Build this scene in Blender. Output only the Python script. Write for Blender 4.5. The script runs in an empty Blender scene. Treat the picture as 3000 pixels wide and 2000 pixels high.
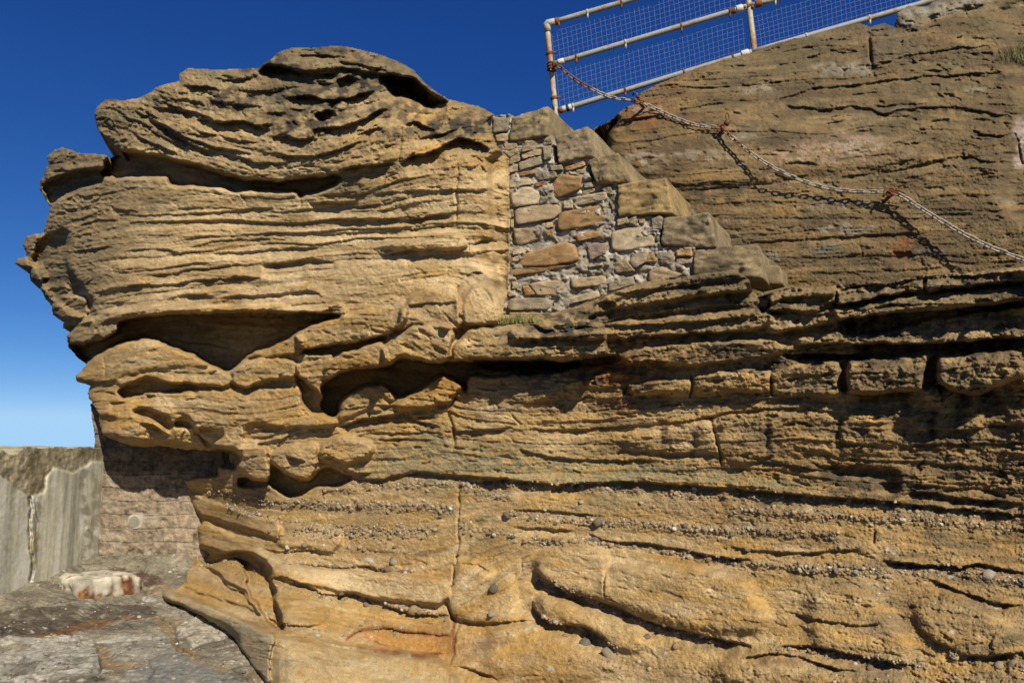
import bpy, bmesh, math, random
import numpy as np
from mathutils import Vector, Matrix

random.seed(7)
RNG = np.random.default_rng(11)
scene = bpy.context.scene
COL = scene.collection

# ---------------------------------------------------------------- camera maths
F = 2333.0                       # focal length in photo pixels (28 mm on a 36 mm frame, 3000 px wide)
PITCH = math.radians(7.5)
SP, CP = math.sin(PITCH), math.cos(PITCH)
EYE = 1.45
CAM = np.array([0.0, 0.0, EYE])

def ray(u, v):
    cx = (np.asarray(u, float) - 1500.0) / F
    cz = (1000.0 - np.asarray(v, float)) / F
    return cx, CP - cz * SP, SP + cz * CP

def at(u, v, t):
    x, y, z = ray(u, v)
    return np.stack([x * t + CAM[0], y * t + CAM[1], z * t + CAM[2]], -1)

# measuring frames: origin and scale of the enlarged views the points were read from
TILE = dict(A=(0, 100, .63776), B=(1500, 0, .63776), C=(0, 1000, .63776), D=(1500, 1000, .63776),
            F=(0, 0, 1.27551), R=(1430, 290, .40816), M=(1560, 0, .3234), G=(0, 1240, .48465), P=(0, 0, 1.0), H=(150, 850, .57398))

def P(tile, flat):
    ox, oy, s = TILE[tile]
    a = np.array(flat, float).reshape(-1, 2)
    return a * s + np.array([ox, oy])

def plane_t(u, v, y0, k):
    """distance along the ray to the upright plane y = y0 - k*x"""
    x, y, z = ray(u, v)
    return y0 / (y + k * x)

def ground_t(u, v):
    x, y, z = ray(u, v)
    return (EYE + .08 * 4.5) / (0.08 * y - z)

def gz(x, y):
    return 0.08 * (y - 4.5)

# ---------------------------------------------------------------- noise
def perlin(x, y, seed=0):
    r = np.random.default_rng(seed)
    n = 512
    ang = r.random(n * n).astype(np.float32) * 6.2831853
    gx, gy = np.cos(ang), np.sin(ang)
    xi = np.floor(x).astype(np.int64); yi = np.floor(y).astype(np.int64)
    xf = (x - xi).astype(np.float32); yf = (y - yi).astype(np.float32)
    sx = xf * xf * xf * (xf * (xf * 6 - 15) + 10); sy = yf * yf * yf * (yf * (yf * 6 - 15) + 10)
    def g(ix, iy, dx, dy):
        k = ((iy % n) * n + (ix % n))
        return gx[k] * dx + gy[k] * dy
    a = g(xi, yi, xf, yf); b = g(xi + 1, yi, xf - 1, yf)
    c = g(xi, yi + 1, xf, yf - 1); d = g(xi + 1, yi + 1, xf - 1, yf - 1)
    return ((a + sx * (b - a)) * (1 - sy) + (c + sx * (d - c)) * sy) * 1.5

def fbm(x, y, seed=0, octs=4, gain=.5):
    o = 0; a = 1
    for i in range(octs):
        o = o + a * perlin(x * 2 ** i + 17.3 * i, y * 2 ** i - 9.1 * i, seed + i); a *= gain
    return o

def cell(x, y, seed):
    """distance to the nearest and second nearest scattered point"""
    r = np.random.default_rng(seed); n = 256
    px = r.random(n * n).astype(np.float32); py = r.random(n * n).astype(np.float32)
    xi = np.floor(x).astype(np.int64); yi = np.floor(y).astype(np.int64)
    f1 = np.full(x.shape, 9., np.float32); f2 = f1.copy()
    for dx in (-1, 0, 1):
        for dy in (-1, 0, 1):
            k = ((yi + dy) % n) * n + (xi + dx) % n
            d = np.hypot(xi + dx + px[k] - x, yi + dy + py[k] - y)
            f2 = np.minimum(f2, np.maximum(f1, d)); f1 = np.minimum(f1, d)
    return f1, f2

def cell_val(x, y, seed):
    """random value of the nearest scattered point (angular broken patches)"""
    r = np.random.default_rng(seed); n = 256
    px = r.random(n * n).astype(np.float32); py = r.random(n * n).astype(np.float32); va = r.random(n * n).astype(np.float32)
    xi = np.floor(x).astype(np.int64); yi = np.floor(y).astype(np.int64)
    f1 = np.full(x.shape, 9., np.float32); o = np.zeros(x.shape, np.float32)
    for dx in (-1, 0, 1):
        for dy in (-1, 0, 1):
            k = ((yi + dy) % n) * n + (xi + dx) % n
            d = np.hypot(xi + dx + px[k] - x, yi + dy + py[k] - y); m = d < f1
            o = np.where(m, va[k], o); f1 = np.where(m, d, f1)
    return o

def ribs(s, U, lam, seed):
    """stacked beds: each swells outwards down to a sharp lower edge, then steps back"""
    q = (s + .9 * lam * perlin(s / (2.1 * lam), U / 1800, seed) + .25 * lam * perlin(s / lam, U / (5 * lam), seed + 1)) / lam
    k = np.floor(q); ph = q - k; rn = np.random.default_rng(seed + 2).random(4096)[(k.astype(int)) % 4096]
    amp = (.25 + .9 * rn) * np.clip(.62 + 1.1 * perlin(U / (12 * lam) + 37 * rn, k * 5.3 + .5, seed + 3), .04, 1.3)
    return amp * (ph ** .8 * (1 - sstep(.86, 1., ph)) - .38)

def sstep(a, b, x):
    t = np.clip((x - a) / (b - a), 0, 1)
    return t * t * (3 - 2 * t)

def tps(pts, vals, lam=1e-3):
    p = np.asarray(pts, float) / 1000.0; v = np.asarray(vals, float); n = len(p)
    d2 = ((p[:, None] - p[None]) ** 2).sum(-1)
    K = .5 * d2 * np.log(d2 + 1e-12) + lam * np.eye(n)
    Q = np.hstack([np.ones((n, 1)), p])
    A = np.block([[K, Q], [Q.T, np.zeros((3, 3))]])
    w = np.linalg.lstsq(A, np.concatenate([v, np.zeros(3)]), rcond=None)[0]
    def ev(u, vv):
        q = np.stack([u.ravel(), vv.ravel()], -1) / 1000.0
        e = ((q[:, None] - p[None]) ** 2).sum(-1)
        return (.5 * e * np.log(e + 1e-12) @ w[:n] + w[n] + q @ w[n + 1:]).reshape(u.shape)
    return ev

def spline(p, step=12.0):
    """smooth curve through the points"""
    p = np.asarray(p, float)
    if len(p) < 3: 
        return p
    q = np.vstack([2 * p[0] - p[1], p, 2 * p[-1] - p[-2]])
    out = []
    for i in range(1, len(q) - 2):
        a, b, c, d = q[i - 1:i + 3]
        m = max(2, int(np.linalg.norm(c - b) / step))
        t = np.linspace(0, 1, m, endpoint=False)[:, None]
        out.append(.5 * (2 * b + (c - a) * t + (2 * a - 5 * b + 4 * c - d) * t ** 2 + (3 * b - a - 3 * c + d) * t ** 3))
    out.append(q[-2:-1])
    return np.vstack(out)

def blur(a, sx, sy=None):
    sy = sx if sy is None else sy
    def k(s):
        r = max(1, int(3 * s)); x = np.arange(-r, r + 1); g = np.exp(-.5 * (x / max(s, .3)) ** 2); return g / g.sum(), r
    g, r = k(sx); b = np.pad(a, ((0, 0), (r, r)), mode='edge')
    o = sum(g[i] * b[:, i:i + a.shape[1]] for i in range(2 * r + 1))
    g, r = k(sy); b = np.pad(o, ((r, r), (0, 0)), mode='edge')
    return sum(g[i] * b[i:i + a.shape[0]] for i in range(2 * r + 1))

def inside(poly, x, y):
    m = np.zeros(x.shape, bool); n = len(poly)
    for i in range(n):
        x1, y1 = poly[i]; x2, y2 = poly[(i + 1) % n]
        if y1 == y2: continue
        c = ((y1 > y) != (y2 > y)) & (x < (x2 - x1) * (y - y1) / (y2 - y1) + x1)
        m ^= c
    return m

class Field:
    """A surveyed rock face: at every point of a measuring grid, how far the face stands from the observer."""
    def __init__(s, u0, u1, v0, v1, step):
        s.u0, s.v0, s.S = u0, v0, step
        s.nu = int((u1 - u0) / step) + 1; s.nv = int((v1 - v0) / step) + 1
        s.u = u0 + step * np.arange(s.nu); s.v = v0 + step * np.arange(s.nv)
        s.U, s.V = np.meshgrid(s.u, s.v)
        s.h = np.zeros(s.U.shape)
        # wandering of every traced line so that edges are ragged like stone
        s.WU = 6 * fbm(s.U / 40, s.V / 40, 901, 3) ; s.WV = 3.6 * fbm(s.U / 60, s.V / 32, 911, 4, .6)
    def coarse(s, fn, q=10):
        uc = np.linspace(s.u[0], s.u[-1], s.nu // q + 2); vc = np.linspace(s.v[0], s.v[-1], s.nv // q + 2)
        c = fn(*np.meshgrid(uc, vc))
        fu = (s.u - uc[0]) / (uc[1] - uc[0]); fv = (s.v - vc[0]) / (vc[1] - vc[0])
        iu = np.clip(fu.astype(int), 0, len(uc) - 2); iv = np.clip(fv.astype(int), 0, len(vc) - 2)
        a = (fu - iu)[None]; b = (fv - iv)[:, None]
        c0, c1 = c[iv], c[iv + 1]
        return (c0[:, iu] * (1 - a) + c0[:, iu + 1] * a) * (1 - b) + (c1[:, iu] * (1 - a) + c1[:, iu + 1] * a) * b
    def idw(s, pts, pw=3.0, soft=60.):
        """pts: (u, v, values...)"""
        a = np.array(pts, float)
        def one(k):
            def fn(U, V):
                w = ((U[..., None] - a[:, 0]) ** 2 + (1.6 * (V[..., None] - a[:, 1])) ** 2 + soft ** 2) ** (-pw / 2)
                return (w * a[:, k]).sum(-1) / w.sum(-1)
            return s.coarse(fn)
        return [one(k) for k in range(2, a.shape[1])]
    def box(s, p, pad):
        i0 = max(0, int((p[:, 0].min() - pad - s.u0) / s.S)); i1 = min(s.nu, int((p[:, 0].max() + pad - s.u0) / s.S) + 2)
        j0 = max(0, int((p[:, 1].min() - pad - s.v0) / s.S)); j1 = min(s.nv, int((p[:, 1].max() + pad - s.v0) / s.S) + 2)
        return (slice(j0, max(j0, j1)), slice(i0, max(i0, i1)))
    def dist(s, line, pad, warp=1.0):
        """signed distance (positive below a line that runs left to right) and position along it"""
        c = spline(line); b = s.box(c, pad)
        x = s.U[b] + warp * s.WU[b]; y = s.V[b] + warp * s.WV[b]
        if x.size == 0: return b, x, x, 1
        best = np.full(x.shape, 1e9); sg = np.zeros(x.shape); tau = np.zeros(x.shape)
        L = np.concatenate([[0], np.cumsum(np.hypot(*np.diff(c, axis=0).T))])
        for i in range(len(c) - 1):
            ax, ay = c[i]; dx, dy = c[i + 1] - c[i]; l2 = dx * dx + dy * dy + 1e-9
            t = np.clip(((x - ax) * dx + (y - ay) * dy) / l2, 0, 1)
            ex, ey = x - ax - t * dx, y - ay - t * dy
            d = ex * ex + ey * ey
            m = d < best
            best = np.where(m, d, best); sg = np.where(m, np.sign(dx * ey - dy * ex), sg); tau = np.where(m, L[i] + t * l2 ** .5, tau)
        return b, np.sqrt(best) * sg, tau, L[-1]
    def lip(s, line, sh, k=1.0, floor=6.5):
        """a bed that overhangs: sharp lower edge, hollow beneath it that comes back out"""
        sh = max(sh, floor); d0 = k * sh / 200.0; w = 2.5 * sh + 10
        b, a, tau, L = s.dist(line, w + 30)
        if a.size == 0: return
        end = np.clip(np.minimum(tau, L - tau) / min(45., .3 * L), 0, 1) ** .6
        rough = .8 + .45 * perlin(tau / 37., np.full_like(tau, sh), int(sh * 7 + L))
        w = w * (.75 + .35 * rough)
        below = np.where(a >= 0, sstep(-2, 3 + .12 * sh, a) * np.clip(1 - a / w, 0, 1) ** 1.35, 0)
        above = np.where(a < 0, np.exp(-(a / (8 + .5 * sh)) ** 2), np.exp(-(a / 3.) ** 2))
        s.h[b] += end * rough * d0 * (-below + .28 * above)
    def crack(s, line, w, d):
        b, a, tau, L = s.dist(line, 4 * w + 10, .7)
        if a.size == 0: return
        end = np.clip(np.minimum(tau, L - tau) / min(25., .3 * L), 0, 1) ** .5
        s.h[b] += end * d * (-np.exp(-(a / w) ** 2) + .06 * np.exp(-(a / (3 * w)) ** 2))
    def poly(s, pts, d, sig=6., warp=1.2, top=None):
        p = spline(np.vstack([pts, pts[:1]])); pad = 4 * sig + 20; b = s.box(p, pad)
        m = inside(p, s.U[b] + warp * s.WU[b], s.V[b] + warp * s.WV[b]).astype(float)
        if m.size == 0: return b, m
        m = blur(m, sig / s.S)
        if d: s.h[b] += d * m
        return b, m
    def pit(s, u, v, ru, rv, d, ang=0.):
        p = np.array([[u - ru, v - rv], [u + ru, v + rv]]) ; r = max(ru, rv)
        b = s.box(p, r); x = s.U[b] + s.WU[b] - u; y = s.V[b] + s.WV[b] - v
        c, n = math.cos(ang), math.sin(ang)
        q = ((x * c + y * n) / ru) ** 2 + ((-x * n + y * c) / rv) ** 2
        s.h[b] += d * np.exp(-q * 1.2)
    def sample(s, a, u, v):
        i = np.clip(((np.asarray(u) - s.u0) / s.S).astype(int), 0, s.nu - 1); j = np.clip(((np.asarray(v) - s.v0) / s.S).astype(int), 0, s.nv - 1)
        return a[j, i]

def beds(f, lines):
    pts, vals = [], []
    for t, fl in lines:
        p = P(t, fl); q = p
        # resample evenly
        L = np.concatenate([[0], np.cumsum(np.hypot(*np.diff(q, axis=0).T))]); n = max(2, int(L[-1] / 150))
        t_ = np.linspace(0, L[-1], n); q = np.stack([np.interp(t_, L, q[:, 0]), np.interp(t_, L, q[:, 1])], -1)
        pts.append(q); vals.append(np.full(len(q), p[:, 1].mean()))
    ev = tps(np.vstack(pts), np.concatenate(vals), 2e-2)
    return f.coarse(ev)

# ---------------------------------------------------------------- objects
def tag(o, label=None, cat=None, group=None, kind=None):
    if label: o['label'] = label
    if cat: o['category'] = cat
    if group: o['group'] = group
    if kind: o['kind'] = kind
    return o

def link(o, parent=None):
    COL.objects.link(o)
    if parent: o.parent = parent
    return o

def mesh_obj(name, verts, faces, mat, parent=None, smooth=True, col=None):
    me = bpy.data.meshes.new(name)
    verts = np.asarray(verts, np.float32)
    if isinstance(faces, np.ndarray):
        n, k = faces.shape
        me.vertices.add(len(verts)); me.vertices.foreach_set('co', verts.ravel())
        me.loops.add(n * k); me.loops.foreach_set('vertex_index', faces.astype(np.int32).ravel())
        me.polygons.add(n); me.polygons.foreach_set('loop_start', np.arange(0, n * k, k, dtype=np.int32))
        me.update(calc_edges=True)
    else:
        me.from_pydata(verts.tolist(), [], faces); me.update()
    if col is not None:
        ca = me.color_attributes.new('tint', 'FLOAT_COLOR', 'POINT')
        c4 = np.ones((len(verts), 4), np.float32); c4[:, :3] = col
        ca.data.foreach_set('color', c4.ravel())
    me.polygons.foreach_set('use_smooth', np.full(len(me.polygons), smooth))
    me.materials.append(mat)
    return link(bpy.data.objects.new(name, me), parent)

def empty(name, loc=(0, 0, 0)):
    o = bpy.data.objects.new(name, None); o.location = loc; o.empty_display_size = .1
    return link(o)

def child_space(o, parent):
    """keep a part where it was built although its thing sits elsewhere"""
    o.parent = parent; o.matrix_parent_inverse = Matrix.Translation(-parent.location)

def relief(name, f, t, mask, mat, col, back=(0, 1.2, 0), parent=None):
    """grid mesh of a surveyed face, closed backwards along its whole rim"""
    co = at(f.U, f.V, t)
    q = mask[:-1, :-1] & mask[1:, :-1] & mask[:-1, 1:] & mask[1:, 1:]
    idx = np.arange(f.nu * f.nv).reshape(f.nv, f.nu)
    j, i = np.nonzero(q)
    fa = np.stack([idx[j, i], idx[j + 1, i], idx[j + 1, i + 1], idx[j, i + 1]], -1)
    used = np.zeros(f.nu * f.nv, bool); used[fa.ravel()] = True
    re = np.cumsum(used) - 1
    fa = re[fa]; V = co.reshape(-1, 3)[used]; C = col.reshape(-1, 3)[used]
    e = np.concatenate([fa[:, [k, (k + 1) % 4]] for k in range(4)])
    key = np.sort(e, 1); kk = key[:, 0].astype(np.int64) * (len(V) + 1) + key[:, 1]
    _, inv, cnt = np.unique(kk, return_inverse=True, return_counts=True)
    be = e[cnt[inv] == 1]
    bv = np.unique(be); m = np.full(len(V), -1); m[bv] = np.arange(len(bv))
    rings = []; base = V[bv]; off = np.array(back)
    for k, fr in enumerate((.25, 1.0)):
        w = .03 * np.stack([perlin(base[:, 0] * 7 + k, base[:, 2] * 7, 5 + k), 0 * base[:, 0], perlin(base[:, 0] * 7, base[:, 2] * 7 + 9, 8 + k)], -1)
        rings.append(base + off * fr + w)
    n0 = len(V); V2 = np.vstack([V] + rings); C2 = np.vstack([C, C[bv], C[bv]])
    a, b = be[:, 0], be[:, 1]
    f1 = np.stack([b, a, n0 + m[a], n0 + m[b]], -1)
    n1 = n0 + len(bv)
    f2 = np.stack([n0 + m[b], n0 + m[a], n1 + m[a], n1 + m[b]], -1)
    return mesh_obj(name, V2, np.vstack([fa, f1, f2]), mat, parent, True, C2)

# ---------------------------------------------------------------- materials
ALB = .76
def mat_new(name):
    m = bpy.data.materials.new(name); m.use_nodes = True
    nt = m.node_tree; b = nt.nodes['Principled BSDF']
    b.inputs['Specular IOR Level'].default_value = .25
    return m, nt, b

def N(nt, kind, **kw):
    n = nt.nodes.new(kind)
    for k, v in kw.items():
        if hasattr(n, k): setattr(n, k, v)
        else: n.inputs[k].default_value = v
    return n

def mixc(nt, a, b, fac, mode='MIX'):
    n = nt.nodes.new('ShaderNodeMix'); n.data_type = 'RGBA'; n.blend_type = mode
    for i, s in ((6, a), (7, b), (0, fac)):
        if hasattr(s, 'links'): nt.links.new(s, n.inputs[i])
        elif isinstance(s, (int, float)): n.inputs[i].default_value = s
        else: n.inputs[i].default_value = (*s, 1)
    return n.outputs[2]

def noise(nt, scale, detail=4, rough=.6, stretch=None, dim='3D'):
    tc = nt.nodes.new('ShaderNodeTexCoord')
    src = tc.outputs['Object']
    if stretch:
        mp = nt.nodes.new('ShaderNodeMapping'); mp.inputs['Scale'].default_value = stretch
        nt.links.new(src, mp.inputs[0]); src = mp.outputs[0]
    n = N(nt, 'ShaderNodeTexNoise'); n.inputs['Scale'].default_value = scale; n.inputs['Detail'].default_value = detail; n.inputs['Roughness'].default_value = rough
    nt.links.new(src, n.inputs['Vector'])
    return n.outputs['Fac']

def ramp(nt, src, a, b, ca=(0, 0, 0), cb=(1, 1, 1)):
    r = nt.nodes.new('ShaderNodeValToRGB'); r.color_ramp.elements[0].position = a; r.color_ramp.elements[1].position = b
    r.color_ramp.elements[0].color = (*ca, 1); r.color_ramp.elements[1].color = (*cb, 1)
    nt.links.new(src, r.inputs[0]); return r.outputs[0]

def bump(nt, b, src, strength, dist):
    n = nt.nodes.new('ShaderNodeBump'); n.inputs['Strength'].default_value = strength; n.inputs['Distance'].default_value = dist
    nt.links.new(src, n.inputs['Height']); nt.links.new(n.outputs[0], b.inputs['Normal'])
    return n

def tinted(name, grain=90, vary=.35, bs=.6, bd=.01, rough=.92, base=None, stretch=None):
    """stone: its own mineral colour (per-vertex or plain) broken up by grain and small blotches"""
    m, nt, b = mat_new(name)
    if base is None:
        at_ = nt.nodes.new('ShaderNodeAttribute'); at_.attribute_name = 'tint'; c = at_.outputs['Color']
    else: c = base
    n1 = noise(nt, grain, 5, .65, stretch); n2 = noise(nt, grain * .13, 4, .6, stretch)
    d = ramp(nt, n1, .3, .7, (ALB * (1 - vary),) * 3, (ALB * (1 + vary),) * 3)
    d2 = ramp(nt, n2, .3, .7, (1 - .6 * vary, 1 - .62 * vary, 1 - .68 * vary), (1 + .6 * vary, 1 + .58 * vary, 1 + .5 * vary))
    c = mixc(nt, c, d, 1.0, 'MULTIPLY'); c = mixc(nt, c, d2, 1.0, 'MULTIPLY')
    nt.links.new(c, b.inputs['Base Color']); b.inputs['Roughness'].default_value = rough
    n3 = noise(nt, grain * 1.3, 6, .7, stretch)
    bump(nt, b, n3, bs, bd)
    return m

# ================================================================ the main cliff
f = Field(-80, 3640, -60, 2330, 2.5)
U, V = f.U, f.V

BEDS = [
 ('A', [560,330,700,345,900,430,1050,490,1250,510,1450,470,1700,380,1800,330]),
 ('A', [480,590,700,560,900,610,1100,680,1300,720,1500,700,1650,650,1850,590,1950,545,2100,490]),
 ('A', [830,200,1000,215,1200,180,1500,180,1750,190,1950,290]),
 ('A', [240,790,500,700,780,690,1090,730,1380,760]), 
 ('A', [230,870,500,830,900,825,1400,800,1700,800,2100,790,2300,800]),
 ('A', [200,960,330,950,600,920,900,870,1300,850,1700,850,2100,830,2330,870]),
 ('A', [120,1020,300,1010,560,1000,900,970,1300,940,1700,930,2080,890,2330,900]),
 ('A', [130,1120,330,1090,560,1070,1000,1060,1500,1040,1900,1000,2300,980]),
 ('A', [240,1270,430,1240,700,1190,1000,1140,1400,1120,1800,1090,2150,1060]),
 ('A', [310,1400,450,1310,700,1270,1000,1245,1400,1225,1800,1190,2100,1150]),
 ('C', [350,170,560,110,900,130,1300,130,1500,80]),
 ('C', [430,250,700,240,1000,215,1350,215]),
 ('C', [475,430,800,470,1100,490,1300,450,1600,390,1900,340,2050,320]),
 ('C', [840,640,1000,640,1300,660,1700,620,2100,610,2352,630]),
 ('C', [860,690,1150,790,1330,770,1700,780,2100,800]),
 ('C', [900,830,1270,900,1500,870,1900,880,2100,900]),
 ('C', [920,930,1150,960,1300,1030,1500,1070,1900,1130,2050,1200]),
 ('C', [930,1040,1120,1160,1250,1180,1500,1160,1800,1230,2080,1260]),
 ('C', [1250,1340,1600,1400,2060,1500]),
 ('F', [1165,740,1300,715,1500,675,1725,645,2352,620]),
 ('F', [1060,770,1300,740,1600,700,1760,685,1920,668,2352,645]),
 ('F', [1060,820,1400,790,1700,760,1960,750,2352,720]),
 ('F', [1050,850,1350,830,1600,832,1900,810,2352,785]),
 ('F', [1060,880,1300,880,1440,875,1600,850,1940,825,2352,810]),
 ('F', [1040,930,1300,930,1600,920,1940,915,2352,925]),
 ('F', [1040,985,1300,990,1640,955,1800,940,2000,950,2352,960]),
 ('F', [1040,1040,1300,1050,1700,1060,2000,1090,2352,1110]),
 ('F', [1050,1100,1400,1110,1800,1130,2352,1180]),
 ('F', [1070,1170,1400,1190,1900,1240,2352,1290]),
 ('F', [1060,1230,1400,1250,1900,1290,2352,1330]),
 ('F', [1240,1300,1500,1390,1750,1450,2000,1500,2352,1560]),
 ('F', [1050,1430,1250,1430,1450,1475,1700,1530]),
]
SB = beds(f, BEDS)

def gpt(g, dv=0, db=0.):
    p = P('G', g)[0]; t = float(ground_t(p[0], p[1])); return p[0], p[1] + dv, float(plane_t(p[0], p[1] + dv, 5.4, .5)) - t + db
def tpt(u, v, t): return u, v, float(plane_t(u, v, 5.4, .5)) - t
CTRL = [(60,770,-.8),(110,860,-.8),(160,700,-.5),(215,800,-.2),(200,1000,-.5),(260,980,-.2),(130,520,-.5),(210,470,-.2),(300,280,-.2),(350,330,.05),(600,420,.22),(900,350,.2),(1150,330,.15),
 (800,220,.05),(1000,175,-.12),(1250,270,-.25),(1430,330,-.2),(1000,480,.25),(700,480,.2),(1300,420,.05),
 (260,640,-.1),(330,640,.0),(300,800,.04),(400,900,.06),(700,650,0),(1000,650,0),(1300,650,0),(1415,520,.02),(700,850,.03),(1000,850,.04),(1300,850,.05),(1470,500,-.12),(1475,650,-.1),(1475,850,-.1),
 (280,1120,-.1),(450,1100,-.02),(700,1150,-.05),(900,1180,-.02),(350,1260,.12),(600,1290,-.2),(480,1270,-.1),(800,1300,-.02),(1000,1280,.0),(1300,1250,.02),
 (1200,1030,.1),(1500,1000,.12),(1800,880,.15),(2200,850,.2),(2900,830,.25),(1700,1030,.15),(2300,1000,.2),(2900,980,.22),
 (1300,1150,-.02),(1700,1120,.02),(2300,1130,.15),(2900,1120,.2),(1500,1300,.02),(2000,1250,.05),(2900,1250,.08),(2000,1350,.02),(2900,1380,.02),
 tpt(550,1420,7.48), tpt(575,1560,7.45), tpt(560,1650,7.4), (720,1440,-.28),(900,1450,-.12),(1300,1450,-.06),(1900,1470,-.03),(2900,1500,-.04),
 (760,1600,-.2),(950,1600,-.06),(1150,1620,0),(1500,1600,.02),(2000,1650,.05),(2900,1650,.05),
 (1000,1750,.05),(1300,1800,.08),(1600,1800,.1),(2200,1800,.15),(3000,1800,.15),(1000,1990,.75),(1150,1960,.45),(1350,2000,.35),(1600,2000,.28),(2200,2000,.3),(3000,2000,.3),
 (1500,2330,.5),(2500,2330,.5),(3160,2330,.5),(3160,900,.25),(3160,1500,0),(3640,850,.25),(3640,1500,.05),(3640,2300,.5),
 gpt([1000,1040]),gpt([1230,1160]),gpt([1440,1290]),gpt([1560,1400]),gpt([1620,1480]),gpt([1660,1568]),
 gpt([1230,1160],150,.06),gpt([1440,1290],150,.06),gpt([1620,1480],150,.06),gpt([1660,1568],200,.06),
 gpt([1000,1040],-18,-.05),gpt([1230,1160],-45,-.08),gpt([1440,1290],-70,-.1),gpt([1620,1480],-90,-.1)]
base = f.coarse(tps([c[:2] for c in CTRL], [c[2] for c in CTRL], 3e-3))

# strength of bedding, fine lamination, lumpy weathering, gravel, honeycomb over the face
AMP = [(310,300,.5,.6,1.3,0,.7),(500,300,.5,.6,1.2,0,.6),(800,300,.55,.6,1.2,0,.2),(1100,300,.5,.5,1.1,0,.1),(900,480,.4,.4,.9,.1,.2),(1350,400,.4,.4,.9,0,.1),(150,500,.5,.6,1.4,0,.6),
 (240,620,.6,1,.6,0,.7),(200,720,.6,1,.8,0,.7),(120,850,.5,.8,1.4,0,.8),(420,640,.9,1,.3,0,.05),(600,640,.9,1,.3,0,0),(1000,650,.8,.8,.25,0,0),(1350,620,.5,.5,.35,0,0),(450,740,.9,1,.35,0,.05),(330,760,.7,1,.5,0,.3),
 (500,850,1,.5,.35,0,0),(900,800,1.1,.6,.3,0,0),(1300,800,1,.5,.3,0,0),(700,1000,.3,.3,.6,0,0),(1250,950,.4,.4,.8,0,0),(1050,1050,.35,.3,.8,0,0),
 (450,1080,.5,.5,.6,0,0),(400,1250,.5,.7,.8,0,0),(800,1200,.5,.7,.5,0,0),(1100,1250,.5,.7,.7,.05,0),(700,1340,.4,.5,.8,.05,0),(1300,1200,.5,.6,.8,.1,0),
 (1700,900,.9,.8,.9,0,0),(2200,880,.9,.7,.9,0,0),(2800,880,.9,.7,1,0,0),(1700,1000,.9,.8,.9,0,0),(2500,980,.9,.7,1,0,0),
 (1700,1120,.4,.5,1.2,.3,0),(2300,1110,.25,.5,.9,0,0),(2800,1110,.25,.5,1,0,0),(1500,1270,.4,.9,.35,0,0),(2000,1260,.35,1,.4,0,0),(2700,1280,.5,1.2,.7,0,0),
 (1700,1380,.4,.9,.5,.1,0),(2300,1400,.5,1.1,.6,.1,0),(2900,1420,.7,1.2,1,.2,0),
 (650,1450,.5,.2,.5,.7,0),(1000,1470,.35,.15,.4,.9,0),(1300,1480,.3,.1,.35,.9,0),(1900,1480,.35,.2,.4,1,0),(2500,1510,.3,.2,.4,1,0),(2900,1550,.35,.2,.5,1.1,0),
 (1300,1540,.4,.2,.4,.8,0),(2000,1580,.4,.25,.4,.8,0),(2600,1640,.35,.15,.5,1.2,0),
 (700,1600,.5,.2,.6,.4,0),(1000,1650,.4,.15,.5,.35,0),(1350,1700,.2,.1,.4,.3,0),(1800,1720,.15,.1,.4,.2,0),(2200,1780,.2,.2,.5,.25,0),(2800,1800,.3,.3,.6,.3,0),
 (1000,1850,.3,.2,.6,.3,0),(1300,1900,.25,.15,.5,.3,0),(1700,1880,.2,.1,.5,.5,0),(2200,1950,.2,.15,.6,.4,0),(2800,1950,.3,.3,.7,.5,0),(900,1930,.3,.25,.6,.1,0),(700,1800,.6,.4,.9,.1,0),(640,1720,.6,.4,.9,.1,0),(820,1800,.5,.3,.8,.15,0)]
aS, aL, aR, aG, aH = f.idw(AMP)

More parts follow.
